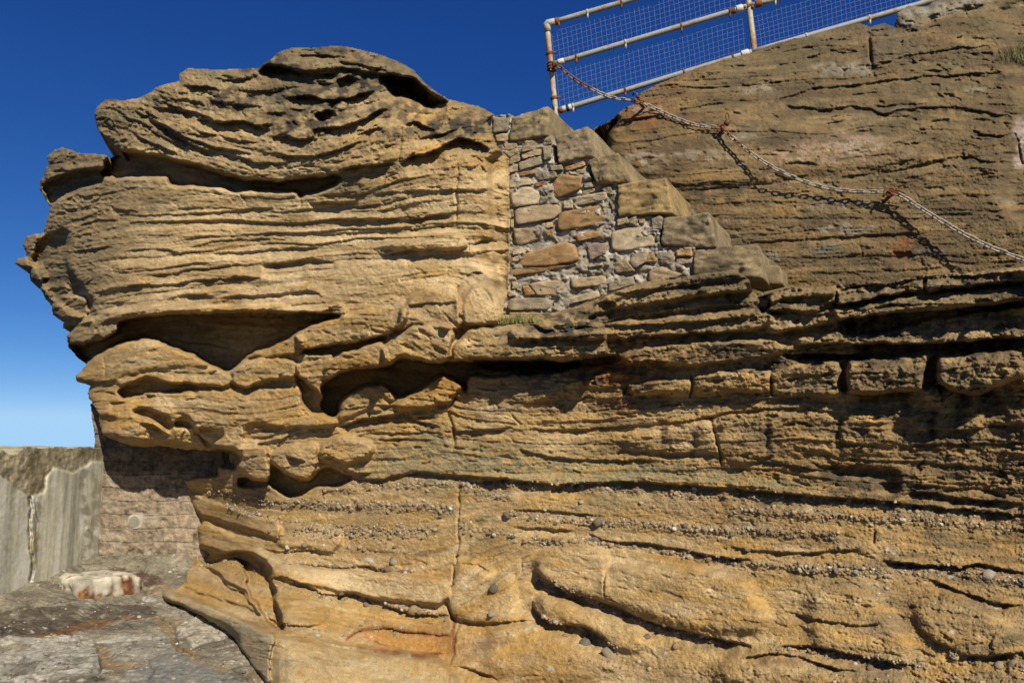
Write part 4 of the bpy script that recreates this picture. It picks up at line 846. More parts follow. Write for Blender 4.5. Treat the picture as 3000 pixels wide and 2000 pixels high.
# ================================================================ concrete wall, block wall
LEFT_X, BLOCK_Y = -3.85, 7.6
q_ = Field(-500, 330, 1270, 1830, 2.5)
tq = LEFT_X / np.minimum((q_.U - 1500) / F, -.1); wq = at(q_.U, q_.V, tq)
Yq, Zq = wq[..., 1], wq[..., 2]
edge = P('G', [-900,330,-500,260,-200,330,0,312,60,352,110,400,165,438,178,520,186,440,262,425,282,325,330,272,380,280,440,302,500,262,548,232,700,230])
up_ = inside(np.vstack([edge, [[700,1000],[-600,1000]]]), q_.U + .6 * q_.WU, q_.V + .8 * q_.WV).astype(float); upb = blur(up_, 1.0)
q_.h += -.03 * upb + upb * (.012 * fbm(Yq * 9, Zq * 9, 810, 5, .62)) + (1 - upb) * (.004 * fbm(Yq * 3, Zq * 3, 820, 4) + .0015 * fbm(Yq * 40, Zq * 30, 822, 3))
q_.crack(P('G', [182,440,186,520,178,640,190,760,200,860,180,980]), 4, .06); q_.crack(P('G', [186,520,225,600,215,680]), 2, .015); q_.crack(P('G', [215,470,225,560,260,610]), 2, .015)
q_.poly(P('G', [180,660,210,700,215,840,190,850,180,760]), .02, 4); q_.pit(*P('G', [537,635])[0], 6, 7, .02)
qm = (Zq < EYE - .005 + .02 * fbm(Yq * 3, Yq * 0, 830, 4) - .05 * sstep(.3, .7, perlin(Yq * 1.7, Yq * 0 + 5, 833))) & (Zq > .05) & (q_.U < 316)
streak = fbm(Yq * 11, Zq * .8, 840, 4); st2 = fbm(Yq * 30, Zq * 1.2, 850, 3)
sm = np.array([.46,.44,.335]) * (1 + .42 * streak + .22 * st2)[..., None]
wht = sstep(.15, .6, fbm(Yq * 5, Zq * 1.1, 860, 3))[..., None]; sm = sm * (1 - .95 * wht) + np.array([.66,.64,.54]) * .95 * wht
rg = np.array([.30,.26,.165]) * (1 + .5 * fbm(Yq * 7, Zq * 7, 870, 5, .65))[..., None]
dk = sstep(.0, .5, fbm(Yq * 3, Zq * 3, 880, 3))[..., None]; rg = rg * (1 - .6 * dk) + np.array([.15,.115,.06]) * .6 * dk
qc = np.clip(rg * upb[..., None] + sm * (1 - upb[..., None]), .02, .7)
for pl, c, a in (([455,280,525,270,520,420,545,640,530,830,500,830,520,640,490,500], (.19,.165,.11), .7),([0,400,40,420,60,700,30,1050,-40,1050], (.5,.48,.42), .5),([175,450,240,440,230,760,210,880,180,880], (.2,.18,.12), .55),([100,420,165,450,170,700,130,1000,90,900], (.55,.53,.47), .5),
    ([560,300,600,300,610,830,560,830], (.19,.165,.1), .6),([180,660,210,690,215,840,190,850], (.36,.28,.1), .7)): stain(q_, qc, 'G', pl, c, a, 5)
M_CONC = tinted('weathered_concrete', 140, .22, .5, .004)
lw = relief('concrete_wall', q_, tq - q_.h, qm, M_CONC, qc, (-.5, 0, 0)); tag(lw, 'pale streaked concrete wall at the left with a rough broken top band', 'wall')

k_ = Field(225, 900, 1130, 1780, 2.0)
tk = plane_t(k_.U, k_.V, BLOCK_Y, 0); wk = at(k_.U, k_.V, tk); Xk, Zk = wk[..., 0], wk[..., 2]
CH = .1255; zz = (Zk - .94 + .012 * fbm(Xk * 3, Zk * 3, 900, 3)) / CH; row = np.floor(zz); fz = zz - row
xx = (Xk + .012 * fbm(Xk * 4 + 9, Zk * 4, 901, 3)) / .285 + .5 * (row % 2) + .13 * np.sin(row * 2.3); colm = np.floor(xx); fx = xx - colm
jz = np.minimum(fz, 1 - fz) * CH; jx = np.minimum(fx, 1 - fx) * .285
rj = np.random.default_rng(5).random((64, 64)); bl = rj[(row.astype(int)) % 64, (colm.astype(int)) % 64]
k_.h += -.011 * sstep(.008, .002, jz) * (.6 + .8 * fbm(Xk * 5, Zk * 5, 902, 2)) - .004 * sstep(.006, .001, jx) + .012 * (bl - .5) + .008 * fbm(Xk * 12, Zk * 12, 903, 5, .65) - .02 * sstep(.3, .7, fbm(Xk * 5, Zk * 5, 905, 3))
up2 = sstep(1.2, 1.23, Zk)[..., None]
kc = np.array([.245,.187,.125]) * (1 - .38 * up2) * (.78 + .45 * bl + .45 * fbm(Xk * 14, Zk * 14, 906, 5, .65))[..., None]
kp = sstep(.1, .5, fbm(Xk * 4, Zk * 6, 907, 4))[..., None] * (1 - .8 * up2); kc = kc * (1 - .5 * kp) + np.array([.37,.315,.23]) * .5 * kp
kc = np.clip(kc * (1 - .12 * sstep(.012, .003, jz))[..., None], .02, .6)
stain(k_, kc, 'G', [575,150,620,150,625,400,610,830,590,830,590,400], (.13,.085,.05), .7, 5)
km = inside(np.vstack([P('G', [545,-120,560,0,572,80,566,140,575,300,590,600,602,860,602,1000]), [[880,1760],[880,1140]]]), k_.U + .35 * k_.WU, k_.V)
bw = empty('block_wall', (-3.9, BLOCK_Y, .3)); tag(bw, 'reddish brown block wall in the corner, partly in the shadow of the overhang', 'wall')
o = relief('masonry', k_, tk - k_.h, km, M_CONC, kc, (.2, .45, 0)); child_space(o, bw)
# round grey plug set in the block wall
bm = bmesh.new(); pc = at(*P('G', [818, 593])[0], BLOCK_Y / ray(*P('G', [818, 593])[0])[1] + .014)
for (r0, d0) in ((.058, .0),):
    g = bmesh.ops.create_cone(bm, cap_ends=True, segments=28, radius1=.06, radius2=.055, depth=.05)
bmesh.ops.bevel(bm, geom=[e for e in bm.edges], offset=.004, segments=2, affect='EDGES')
bmesh.ops.rotate(bm, verts=bm.verts, matrix=Matrix.Rotation(math.pi / 2, 3, 'X')); bmesh.ops.translate(bm, verts=bm.verts, vec=Vector(pc))
def bm_obj(name, bm, mat, parent=None, smooth=True):
    me = bpy.data.meshes.new(name); bm.to_mesh(me); bm.free(); me.materials.append(mat)
    me.polygons.foreach_set('use_smooth', np.full(len(me.polygons), smooth))
    o = bpy.data.objects.new(name, me); COL.objects.link(o)
    if parent: child_space(o, parent)
    return o
M_PLUG = tinted('grey_cement', 150, .3, .5, .003, base=(.24, .225, .16)); M_RING = tinted('pale_mortar', 150, .3, .6, .004, base=(.42, .36, .29))
pl_ = bm_obj('plug', bm, M_PLUG, bw, False)
bm = bmesh.new(); g = bmesh.ops.create_cone(bm, cap_ends=True, segments=28, radius1=.074, radius2=.070, depth=.03)
bmesh.ops.rotate(bm, verts=bm.verts, matrix=Matrix.Rotation(math.pi / 2, 3, 'X')); bmesh.ops.translate(bm, verts=bm.verts, vec=Vector(pc) + Vector((.008, -.006, .008)))
for v in bm.verts: v.co += mnoise.noise_vector(v.co * 30) * .006
bm_obj('mortar_ring', bm, M_RING, bw, False)

# ================================================================ ground
gx = np.concatenate([[-7.0, -6.99, -6.5], np.arange(-5.4, -4.05, .03), np.arange(-4.05, -1.0, .0068), np.arange(-1.0, 1.6, .05), [2.5, 3.5, 5., 6.49, 6.5]]); gy = np.concatenate([[-.51, -.5, .5, 1.5], np.arange(2.6, 4.4, .04), np.arange(4.4, 7.75, .008), np.arange(7.75, 9.2, .05), [9.7, 9.71]])
X, Y = np.meshgrid(gx, gy)
Zg = gz(X, np.clip(Y, 2, 9.5)); Zg = np.where(Y < 2, -.2, Zg) - .6 * np.clip(X + 1.45, 0, 2)
apd = np.minimum(np.abs(X - LEFT_X) + .12 * perlin(Y * 2, X * 2, 77), (BLOCK_Y - Y) * (1 + .25 * np.clip(X + 4.3, 0, 2)) + .1 * perlin(X * 2.5, Y * 2.5, 78))
inreg = (X > -6) & (X < -2.4) & (Y > 4.5) & (Y < 9.6)
ap = .2 * (1 - np.clip(apd / .8, 0, 1)) ** 1.1 * np.clip((X + 6) / .5, 0, 1) * np.clip((-2.4 - X) / .6, 0, 1) * inreg
Zg = Zg + ap * np.clip((Y - 4.9) / 1.2, 0, 1)
near = (X > -7) & (X < 3) & (Y > 1) & (Y < 10)
rel = np.stack([X, Y * CP + (Zg - EYE) * SP, -Y * SP + (Zg - EYE) * CP], -1)
gu = 1500 + F * rel[..., 0] / np.maximum(rel[..., 1], .2); gv = 1000 - F * rel[..., 2] / np.maximum(rel[..., 1], .2)
wu = 6 * fbm(X * 6, Y * 6, 950, 4); wv = 4 * fbm(X * 6, Y * 6, 955, 4)
gc = np.array([.19,.165,.12]) * (1 + .5 * fbm(X * 2.5, Y * 4, 960, 6, .62))[..., None]
gh = .012 * fbm(X * 3, Y * 3, 970, 6, .6) + .004 * fbm(X * 24, Y * 24, 975, 3, .7) - .01 * sstep(.06, .0, np.subtract(*cell(X * 1.9 + .15 * fbm(X * 5, Y * 5, 971, 3), Y * 2.6, 972)[::-1]))
def gpoly(pl, c, a, dz=0, soft=1.6, var=1.):
    global gc, gh
    p = P('G', pl); m = np.zeros(X.shape)
    for k in range(5): m += inside(p, gu + wu + RNG.normal(0, soft), gv + wv + RNG.normal(0, soft * .5)) / 5
    m = m * near; a_ = (a * np.clip(m * (1 + var * 1.1 * fbm(X * 9, Y * 12, 980 + len(pl), 5, .65)), 0, 1))[..., None]
    gc = gc * (1 - a_) + np.array(c) * a_; gh = gh + dz * m
DK, PLE, RST, SND, WHT = (.045,.034,.023), (.34,.31,.25), (.16,.065,.02), (.22,.15,.06), (.5,.48,.42)
ap_in = ap > .03
gc = np.where(ap_in[..., None], np.array([.19,.165,.115]) * (1 + .4 * fbm(X * 5, Y * 5, 985, 5))[..., None], gc)
for pl, c, a, dz in [([0,1130,380,1090,900,1090,960,1160,620,1210,300,1300,0,1330], DK, .75, 0),([0,1200,300,1180,500,1200,400,1260,100,1330,-50,1330], DK, .5, 0),([200,1270,330,1240,560,1190,800,1150,900,1165,600,1230,350,1290,220,1300], RST, .6, 0),
   ([0,1390,200,1330,330,1310,580,1350,600,1470,300,1490,90,1560,-40,1568], (.33,.31,.26), .8, .014),([1050,1230,1200,1160,1430,1280,1170,1345], (.42,.37,.27), .9, .014),([640,1370,720,1290,1000,1290,1060,1370,1170,1400,720,1420], (.25,.23,.19), .7, .010),
   ([720,1480,900,1420,1150,1400,1300,1480,1560,1580,800,1580], (.185,.185,.175), .65, .010),([1180,1350,1430,1290,1480,1390,1300,1400], (.10,.08,.05), .7, .006),([590,1330,640,1340,700,1440,900,1440,800,1490,620,1480], (.25,.16,.07), .7, -.008),
   ([0,1290,200,1290,450,1280,570,1310,560,1335,300,1320,0,1345], (.5,.47,.40), .55, .006),([60,1560,140,1530,500,1480,700,1480,580,1510,300,1540,120,1590], WHT, .55, .004),([570,1310,800,1290,1000,1290,1000,1305,700,1320], WHT, .4, 0),
   ([900,1170,1020,1150,1100,1200,1050,1270,1090,1320,1200,1380,1220,1450,1400,1480,1350,1520,1200,1460,1070,1390,1040,1290,950,1220], SND, .7, -.006),([1480,1500,1560,1480,1620,1568,1450,1568], SND, .6, 0),([1500,1350,1600,1420,1650,1568,1580,1568,1560,1450], (.48,.44,.36), .5, .004),
   ([0,1500,150,1420,260,1440,200,1520,60,1560], DK, .6, 0),([300,1530,600,1500,640,1570,300,1580], DK, .5, 0),([800,1500,1100,1440,1280,1500,1100,1560,900,1568], (.13,.125,.115), .4, 0),
   ([540,905,700,872,850,885,1000,940,1000,972,880,985,820,925,600,915], (.07,.035,.02), .85, -.004),([880,1000,1010,960,1040,1000,960,1040,860,1050], (.22,.15,.08), .6, 0),([840,1040,930,1035,950,1070,880,1075], (.5,.5,.47), .5, 0),([400,1085,560,1060,640,1090,500,1120], (.25,.24,.18), .5, 0)]:
    gpoly(pl, c, a, dz)
# open joints and cracks of the paving
for pl in ([0,1128,200,1105,390,1066],[590,1340,610,1470,580,1568],[1060,1215,1080,1330,1170,1390],[640,1375,1000,1290],[700,1430,900,1420,1180,1400],[1170,1345,1430,1285],[0,1385,330,1308,580,1345],[950,1150,1040,1210]):
    c = spline(P('G', pl), 20); best = np.full(X.shape, 1e6)
    for i in range(len(c) - 1):
        d = c[i + 1] - c[i]; x = gu + wu - c[i, 0]; y = gv + wv - c[i, 1]; t = np.clip((x * d[0] + y * d[1]) / (d @ d), 0, 1); best = np.minimum(best, np.hypot(x - t * d[0], 1.6 * (y - t * d[1])))
    m = np.exp(-(best / 3.2) ** 2) * near; gh -= .02 * m; gc *= (1 - .55 * m)[..., None]
chips = sstep(.52, .62, perlin(X * 17, Y * 24, 990)) * sstep(0, .4, fbm(X * 2, Y * 3, 991, 2)) * near; gh += .006 * chips
gc = gc * (1 - .6 * chips[..., None]) + np.array([.45,.42,.36]) * .6 * chips[..., None]
gc = gc * (1 + .28 * fbm(X * 22, Y * 30, 993, 5, .7))[..., None]; gc *= (1 - .5 * sstep(.05, .0, np.subtract(*cell(X * 1.9 + .15 * fbm(X * 5, Y * 5, 971, 3), Y * 2.6, 972)[::-1])))[..., None]
Zg = Zg + gh * near
Zg[:, 0] = Zg[:, -1] = Zg[0] = Zg[-1] = -3.2          # unseen quay edges, added with the dark water to cut bounce, drop down
n_, m2 = len(gx), len(gy); idx = np.arange(n_ * m2).reshape(m2, n_)
gf = np.stack([idx[:-1, :-1], idx[:-1, 1:], idx[1:, 1:], idx[1:, :-1]], -1).reshape(-1, 4)
M_GRND = tinted('stone_paving', 150, .3, .6, .004)
ground = mesh_obj('ground', np.stack([X, Y, Zg], -1).reshape(-1, 3), gf, M_GRND, None, True, np.clip(gc, .02, .7).reshape(-1, 3))
tag(ground, 'stained and cracked stone paving in front of the walls', 'paving', kind='structure')
M_SEA, nts, bs_ = mat_new('added_sea_water'); bs_.inputs['Base Color'].default_value = (.012, .03, .045, 1); bs_.inputs['Roughness'].default_value = .12
bump(nts, bs_, noise(nts, 1.4, 5, .6), .5, .15)
sv = [(-9000, -9000, -3), (9000, -9000, -3), (9000, 9000, -3), (-9000, 9000, -3)]  # unseen dark water, added so less light bounces onto the rock
tag(mesh_obj('added_sea', sv, [(0, 1, 2, 3)], M_SEA), 'unseen dark blue water added around the quay to lower bounce light', 'added_sea', kind='structure')
def ground_at(x, y):
    i = np.searchsorted(gx, x); j = np.searchsorted(gy, y); return float(Zg[j, i])

# grit and chips lying on the paving
vs_, fs_, cs_, off = [], [], [], 0
for k in range(520):
    x, y = random.uniform(-3.8, -1.0), random.uniform(4.6, 7.5)
    bm = bmesh.new(); bmesh.ops.create_icosphere(bm, subdivisions=1, radius=min(.02, .004 + random.expovariate(1 / .004)))
    co = np.array([(v.co + mnoise.noise_vector(v.co * 60 + Vector((k, 0, 0))) * .003)[:] for v in bm.verts]) * np.array([1, 1, .6]); bm.verts.index_update(); fa = np.array([[v.index for v in f_.verts] for f_ in bm.faces]); bm.free()
    vs_.append(co + np.array([x, y, ground_at(x, y) + .003])); fs_.append(fa + off); off += len(co); c = np.array(random.choice([(.3,.27,.2),(.42,.4,.34),(.2,.16,.1),(.34,.24,.13),(.12,.1,.08)])); cs_.append(np.tile(c, (len(co), 1)))
gr_ = mesh_obj('grit', np.vstack(vs_), np.vstack(fs_), M_GRND, None, True, np.vstack(cs_)); tag(gr_, 'small stone chips and grit scattered over the paving', 'grit', kind='stuff')

# white painted rusting lump on the paving
bm = bmesh.new(); bmesh.ops.create_cube(bm, size=1); bmesh.ops.subdivide_edges(bm, edges=bm.edges[:], cuts=24, use_grid_fill=True)
uL = P('G', [392, 1052])[0]; uR = P('G', [868, 1012])[0]
def gray(p):
    t = float(ground_t(*p))
    for _ in range(25):
        w_ = at(p[0], p[1], t); t -= .5 * (ground_at(w_[0], w_[1]) - w_[2]) / max(.05, -float(ray(*p)[2])) * 1.0
    return at(p[0], p[1], t)
eL, eR = gray(uL), gray(uR); ctr = (eL + eR) / 2 + np.array([.05, 0, 0]); ax = eR - eL; Lb = float(np.hypot(ax[0], ax[1])) * .86; yaw = math.atan2(ax[1], ax[0])
cl = []
for v in bm.verts:
    x, y, z = v.co * 2
    k = (abs(x) ** 9 + abs(y) ** 6 + abs(z) ** 7) ** .135; x, y, z = x / max(k, 1e-4), y / max(k, 1e-4), z / max(k, 1e-4)
    p = Vector((x * Lb / 2, y * .22 + .2, (z * .5 + .5) * .21 - .04)); 
    p.z -= .045 * max(0, x) ** 2; p.y += .02 * x
    nn = mnoise.fractal(p * 7, 1., 2., 4); p += Vector((x, y, z)).normalized() * (.022 * nn + .012 * mnoise.noise(p * 21)) ; v.co = p
bm.verts.index_update(); cov = [v.co.copy() for v in bm.verts]; fav = [tuple(v.index for v in f_.verts) for f_ in bm.faces]; bm.free()
for p in cov:
    c = Vector((.52, .475, .36)) * (1 + .22 * mnoise.fractal(p * 9, 1., 2., 4))
    ru = max(0, min(1, (.11 - p.z) * 12 + 2.8 * mnoise.fractal(Vector((p.x * 11, p.y * 8, p.z * 3 + 4)), 1., 2., 3) - .25)) if p.y < .25 else 0
    if p.x > Lb * .36: ru = max(ru, min(1, (p.x - Lb * .36) * 5) * .7)
    rc = Vector((.13, .045, .016)) if mnoise.noise(p * 22) > -.15 else Vector((.24, .12, .035))
    if p.x > Lb * .4: rc = Vector((.2, .16, .11))
    gy_ = max(0, min(1, 2.2 * (mnoise.noise(p * 13 + Vector((3, 3, 3))) - .35)))
    c = c * (1 - .45 * max(0, min(1, 1.8 * mnoise.fractal(p * 6 + Vector((7, 0, 0)), 1., 2., 5)))); c = c * (1 - ru) + rc * ru; c = c * (1 - gy_) + Vector((.27, .24, .17)) * gy_; cl.append(c)
M_PAINT = tinted('flaking_white_paint', 160, .16, .6, .004)
lump = mesh_obj('painted_stone', [tuple(v) for v in cov], fav, M_PAINT, None, True, np.clip(np.array([tuple(c) for c in cl]), .02, .8))
lump.location = (float(ctr[0]), float(ctr[1]), float(min(eL[2], eR[2]))); lump.rotation_euler = (0, 0, yaw)
tag(lump, 'white painted stone lump with rust stains lying on the paving before the block wall', 'stone')

# ================================================================ railing with wire mesh
def tube_bm(bm, pts, rad, n=12, caps=True):
    pts = [Vector(p) for p in pts]; prev = None; rings = []
    rad = rad if hasattr(rad, '__len__') else [rad] * len(pts)
    for i, p in enumerate(pts):
        d = (pts[min(i + 1, len(pts) - 1)] - pts[max(i - 1, 0)]).normalized()
        a = d.cross(Vector((0, 1, 0)) if abs(d.y) < .8 else Vector((1, 0, 0))) if prev is None else prev - d * prev.dot(d)
        a.normalize(); prev = a; b = d.cross(a)
        rings.append([bm.verts.new(p + (a * math.cos(t) + b * math.sin(t)) * rad[i]) for t in (2 * math.pi * k / n for k in range(n))])
    for s, q in zip(rings, rings[1:]):
        for k in range(n): bm.faces.new((s[k], s[(k + 1) % n], q[(k + 1) % n], q[k]))
    if caps: bm.faces.new(list(reversed(rings[0]))); bm.faces.new(rings[-1])
def metal(name, base, rust, amt, scale=9, rough=.55, met=.0):
    m, nt, b = mat_new(name)
    n1 = noise(nt, scale, 6, .7); n2 = noise(nt, scale * 9, 4, .6)
    f1 = ramp(nt, n1, amt - .05, amt + .06); c = mixc(nt, base, tuple(x * .72 for x in base), n2)
    c = mixc(nt, rust, c, f1); d = ramp(nt, n2, .3, .7, (.58,) * 3, (.95,) * 3); c = mixc(nt, c, d, 1., 'MULTIPLY')
    nt.links.new(c, b.inputs['Base Color']); b.inputs['Roughness'].default_value = rough; b.inputs['Metallic'].default_value = met
    bump(nt, b, n2, .35, .002); return m
M_PIPE = metal('galvanised_pipe', (.47, .45, .38), (.33, .19, .08), .36); M_RAIL = metal('grey_rail', (.36, .36, .32), (.30, .19, .09), .41); M_RUSTY = metal('rusty_iron', (.14, .06, .028), (.22, .085, .03), .5, 14, .9)
M_POST = metal('rust_streaked_post', (.55, .47, .33), (.34, .15, .045), .47, 5); M_WIRE = metal('mesh_wire', (.40, .40, .38), (.3, .2, .12), .3, 4, .5); M_CHAIN = metal('worn_chain', (.42, .37, .28), (.22, .10, .045), .40, 7, .6); M_RCHAIN = metal('rusty_chain', (.30, .2, .12), (.17, .065, .03), .52, 12, .8)
M_WHITE = metal('pale_fitting', (.66, .64, .56), (.35, .2, .1), .33)
def mp(x, y, t): p = P('M', [x, y])[0]; return Vector(at(p[0], p[1], t))
ft = lambda x: 7.0 - .25 * (x - 180) / 1800      # how far the fence stands at a place along it
fence = empty('metal_railing', tuple(mp(210, 1010, ft(210)))); tag(fence, 'rusting pipe railing with square wire mesh along the top of the rock', 'railing')
def part(name, mat, build, parent=fence, smooth=True):
    bm = bmesh.new(); build(bm); return bm_obj(name, bm, mat, parent, smooth)
posts = [((128, 205), (232, 1240)), ((1915, -320), (2062, 900)), ((3790, -880), (3960, 300))]
PW = []
for (a, b) in posts:
    A, B = mp(*a, ft(a[0])), mp(*b, ft(b[0])); PW.append((A, B))
    part('post', M_POST, lambda bm: tube_bm(bm, [A.lerp(B, k / 8) for k in range(9)], .0245, 16))
lines = dict(top=[(150, 215), (1916, -295), (3795, -850)], mid=[(176, 585), (1942, 62), (3860, -440)], low=[(235, 1005), (1985, 472), (3905, -75)])
for key, pts in lines.items():
    for (a, b) in zip(pts, pts[1:]):
        A, B = mp(*a, ft(a[0]) - .004), mp(*b, ft(b[0]) - .004)
        part('rail', M_RAIL, lambda bm: tube_bm(bm, [A.lerp(B, k / 10) for k in range(11)], .0235, 16))
def collar(p, q, r0, mat, name='fitting', n=14):
    d = (q - p); part(name, mat, lambda bm: tube_bm(bm, [p, p.lerp(q, .1), p.lerp(q, .9), q], [r0 * .9, r0, r0, r0 * .9], n))
def on(line, x):
    for a, b in zip(line, line[1:]):
        if x <= b[0] or b is line[-1]:
            k = (x - a[0]) / (b[0] - a[0]); return mp(x, a[1] + (b[1] - a[1]) * k, ft(x) - .004)
part('elbow', M_PIPE, lambda bm: tube_bm(bm, [mp(138, 290, ft(138)), mp(131, 235, ft(130)), mp(130, 222, ft(130)), mp(138, 212, ft(138)), mp(160, 208, ft(160)), on(lines['top'], 225)], [.031, .031, .03, .031, .031, .030], 16))
part('elbow_band', M_RUSTY, lambda bm: tube_bm(bm, [on(lines['top'], 205), on(lines['top'], 232)], .0315, 16))
collar(on(lines['mid'], 232), on(lines['mid'], 285), .027, M_WHITE); collar(on(lines['mid'], 1845), on(lines['mid'], 1905), .032, M_WHITE); collar(on(lines['mid'], 1775), on(lines['mid'], 1835), .0265, M_RUSTY, 'rusty_sleeve')
collar(on(lines['mid'], 2015), on(lines['mid'], 2075), .032, M_RUSTY, 'rusty_sleeve'); collar(on(lines['low'], 1890), on(lines['low'], 1960), .034, M_WHITE); collar(on(lines['low'], 268), on(lines['low'], 355), .0285, M_WHITE); collar(on(lines['low'], 238), on(lines['low'], 272), .029, M_RUSTY, 'rusty_sleeve')
collar(on(lines['low'], 305), on(lines['low'], 330), .032, metal('black_tape', (.03, .03, .03), (.05, .04, .03), .3), 'tape_band')
for (x, y) in ((150, 485), (160, 590), (193, 890), (1950, 60)):
    A = mp(x, y - 14, ft(x)); B = mp(x + 3, y + (16 if y != 590 else 40), ft(x)); collar(A, B, .0305, M_RUSTY, 'post_band')
    if y in (485, 890):
        c_ = mp(x + 2, y, ft(x)); part('lug', M_RUSTY, lambda bm: tube_bm(bm, [c_, c_ + Vector((.055, -.012, .004))], [.012, .008], 8))
for (x, y) in ((1925, 62), (1995, 60)):
    c_ = mp(x, y, ft(x) - .03); part('bolt', M_RUSTY, lambda bm: tube_bm(bm, [c_ + Vector((0, .03, 0)), c_], .012, 6))
def clip(key, x):
    c_ = on(lines[key], x); d = (on(lines[key], x + 40) - c_).normalized(); dn = Vector((.012, -.02, -1)).normalized()
    def b(bm):
        tube_bm(bm, [c_ - d * .008, c_ + d * .008], .0285, 14)
        tube_bm(bm, [c_ + dn * .02 + Vector((0, -.012, 0)), c_ + dn * .062 + Vector((0, -.006, 0))], [.009, .0075], 6)
    part('clip', M_RUSTY if (x * 7) % 3 < 1.4 else M_PIPE, b)
for key, xs in dict(top=[238, 497, 805, 1120], mid=[397, 842, 1347, 1785, 2195], low=[368, 840, 1372, 1815, 2480, 3050]).items():
    for x in xs: clip(key, x)
def mesh_panel(c00, c10, c01, c11, nx, ny, seed):
    rg_ = random.Random(seed)
    def b(bm):
        def pt(a, c): 
            p = c00.lerp(c10, a).lerp(c01.lerp(c11, a), c); 
            return p + Vector((0, .010 * mnoise.noise(Vector((a * 5, c * 3, seed))), 0)) + Vector((.009 * mnoise.noise(Vector((a * 4, c * 3, seed + 5))), 0, .009 * mnoise.noise(Vector((a * 3, c * 4, seed + 9)))))
        for i in range(nx + 1):
            a = i / nx + rg_.uniform(-.08, .08) / nx; tube_bm(bm, [pt(a, k / 16) + Vector((0, .0016, 0)) for k in range(-0, 17)], .0008, 4, False)
        for j in range(ny + 1):
            c = j / ny + rg_.uniform(-.08, .08) / ny; tube_bm(bm, [pt(k / 30, c) - Vector((0, .0016, 0)) for k in range(31)], .0008, 4, False)
    part('mesh_panel', M_WIRE, b)
o_ = .030
def pq(x, y): return mp(x, y, ft(x) + o_)
mesh_panel(pq(268, 1045), pq(1975, 520), pq(165, 250), pq(1910, -285), 39, 18, 1)
mesh_panel(pq(2035, 500), pq(3900, -40), pq(1960, -270), pq(3790, -830), 42, 18, 2)

# ================================================================ chain on three iron eyes
CH_PTS = P('B', [188,300,215,305,290,365,380,415,470,452,578,462,640,492,750,542,850,576,962,588,1020,640,1100,705,1200,770,1300,818,1400,853,1500,872,1600,880,1738,882,1795,903,1900,970,2050,1060,2200,1135,2352,1193,2500,1240,2600,1270])
kv = {0: 6.93, 5: None, 9: None, 17: None, 24: None}
def rear_t(u, v): return float(r.sample(blurT, u, v))
blurT = blur(np.where(rmask, T_REAR, 6.2), 6)
kt = []
for i in kv: kt.append(kv[i] if kv[i] else rear_t(*CH_PTS[i]) - {5: .07, 9: .08, 17: .09}.get(i, .2))
tt = np.interp(np.arange(len(CH_PTS)), list(kv), kt)
gap = dict(zip(range(5, 25), (.07,.06,.06,.06,.08,.10,.12,.12,.10,.08,.07,.07,.09,.10,.11,.12,.13,.14,.15,.15)))
for i, p in enumerate(CH_PTS):
    if i >= 5: tt[i] = rear_t(*p) - gap[i]
W3 = at(CH_PTS[:, 0], CH_PTS[:, 1], tt)
cs = []      # smooth 3-D path
for dim in range(3): cs.append(W3[:, dim])
segs = [0, 5, 9, 17, 24]; path = []
for a, b in zip(segs, segs[1:]):
    q = W3[a:b + 1]; q2 = spline(q, .004); path.append(q2[:-1] if len(q2) > 2 else q2)
path = np.vstack(path + [W3[-1:]])
L = np.concatenate([[0], np.cumsum(np.linalg.norm(np.diff(path, axis=0), axis=1))])
PITCH_L = max(.0375, L[-1] / 99.5); nl = int(L[-1] / PITCH_L)
eyeL = [L[np.argmin(np.linalg.norm(path - W3[i], axis=1))] for i in (0, 5, 9, 17)]
def link_mesh(name, mat):
    bm = bmesh.new(); wl, ww, wr = PITCH_L * .58, .0125, .0058; n = 20; ring = []
    pts = []
    for k in range(n):
        a = 2 * math.pi * k / n; x = math.cos(a); y = math.sin(a); sx = (wl - ww) * (1 if x > 0.01 else -1 if x < -.01 else 0)
        pts.append(Vector((sx + ww * x, ww * y, 0)))
    rings = []
    for k in range(n):
        d = (pts[(k + 1) % n] - pts[k - 1]).normalized(); a = Vector((0, 0, 1)); b = d.cross(a)
        rings.append([bm.verts.new(pts[k] + (a * math.cos(t) + b * math.sin(t)) * wr) for t in (2 * math.pi * j / 8 for j in range(8))])
    for k in range(n):
        s, q = rings[k], rings[(k + 1) % n]
        for j in range(8): bm.faces.new((s[j], s[(j + 1) % 8], q[(j + 1) % 8], q[j]))
    bmesh.ops.recalc_face_normals(bm, faces=bm.faces)
    me = bpy.data.meshes.new(name); bm.to_mesh(me); bm.free(); me.materials.append(mat); me.polygons.foreach_set('use_smooth', np.full(len(me.polygons), True)); return me
me_w, me_r = link_mesh('link', M_CHAIN), link_mesh('rusty_link', M_RCHAIN)
chain = empty('chain', tuple(W3[0])); tag(chain, 'slack pale iron chain hung across the rock face beside the steps', 'chain')
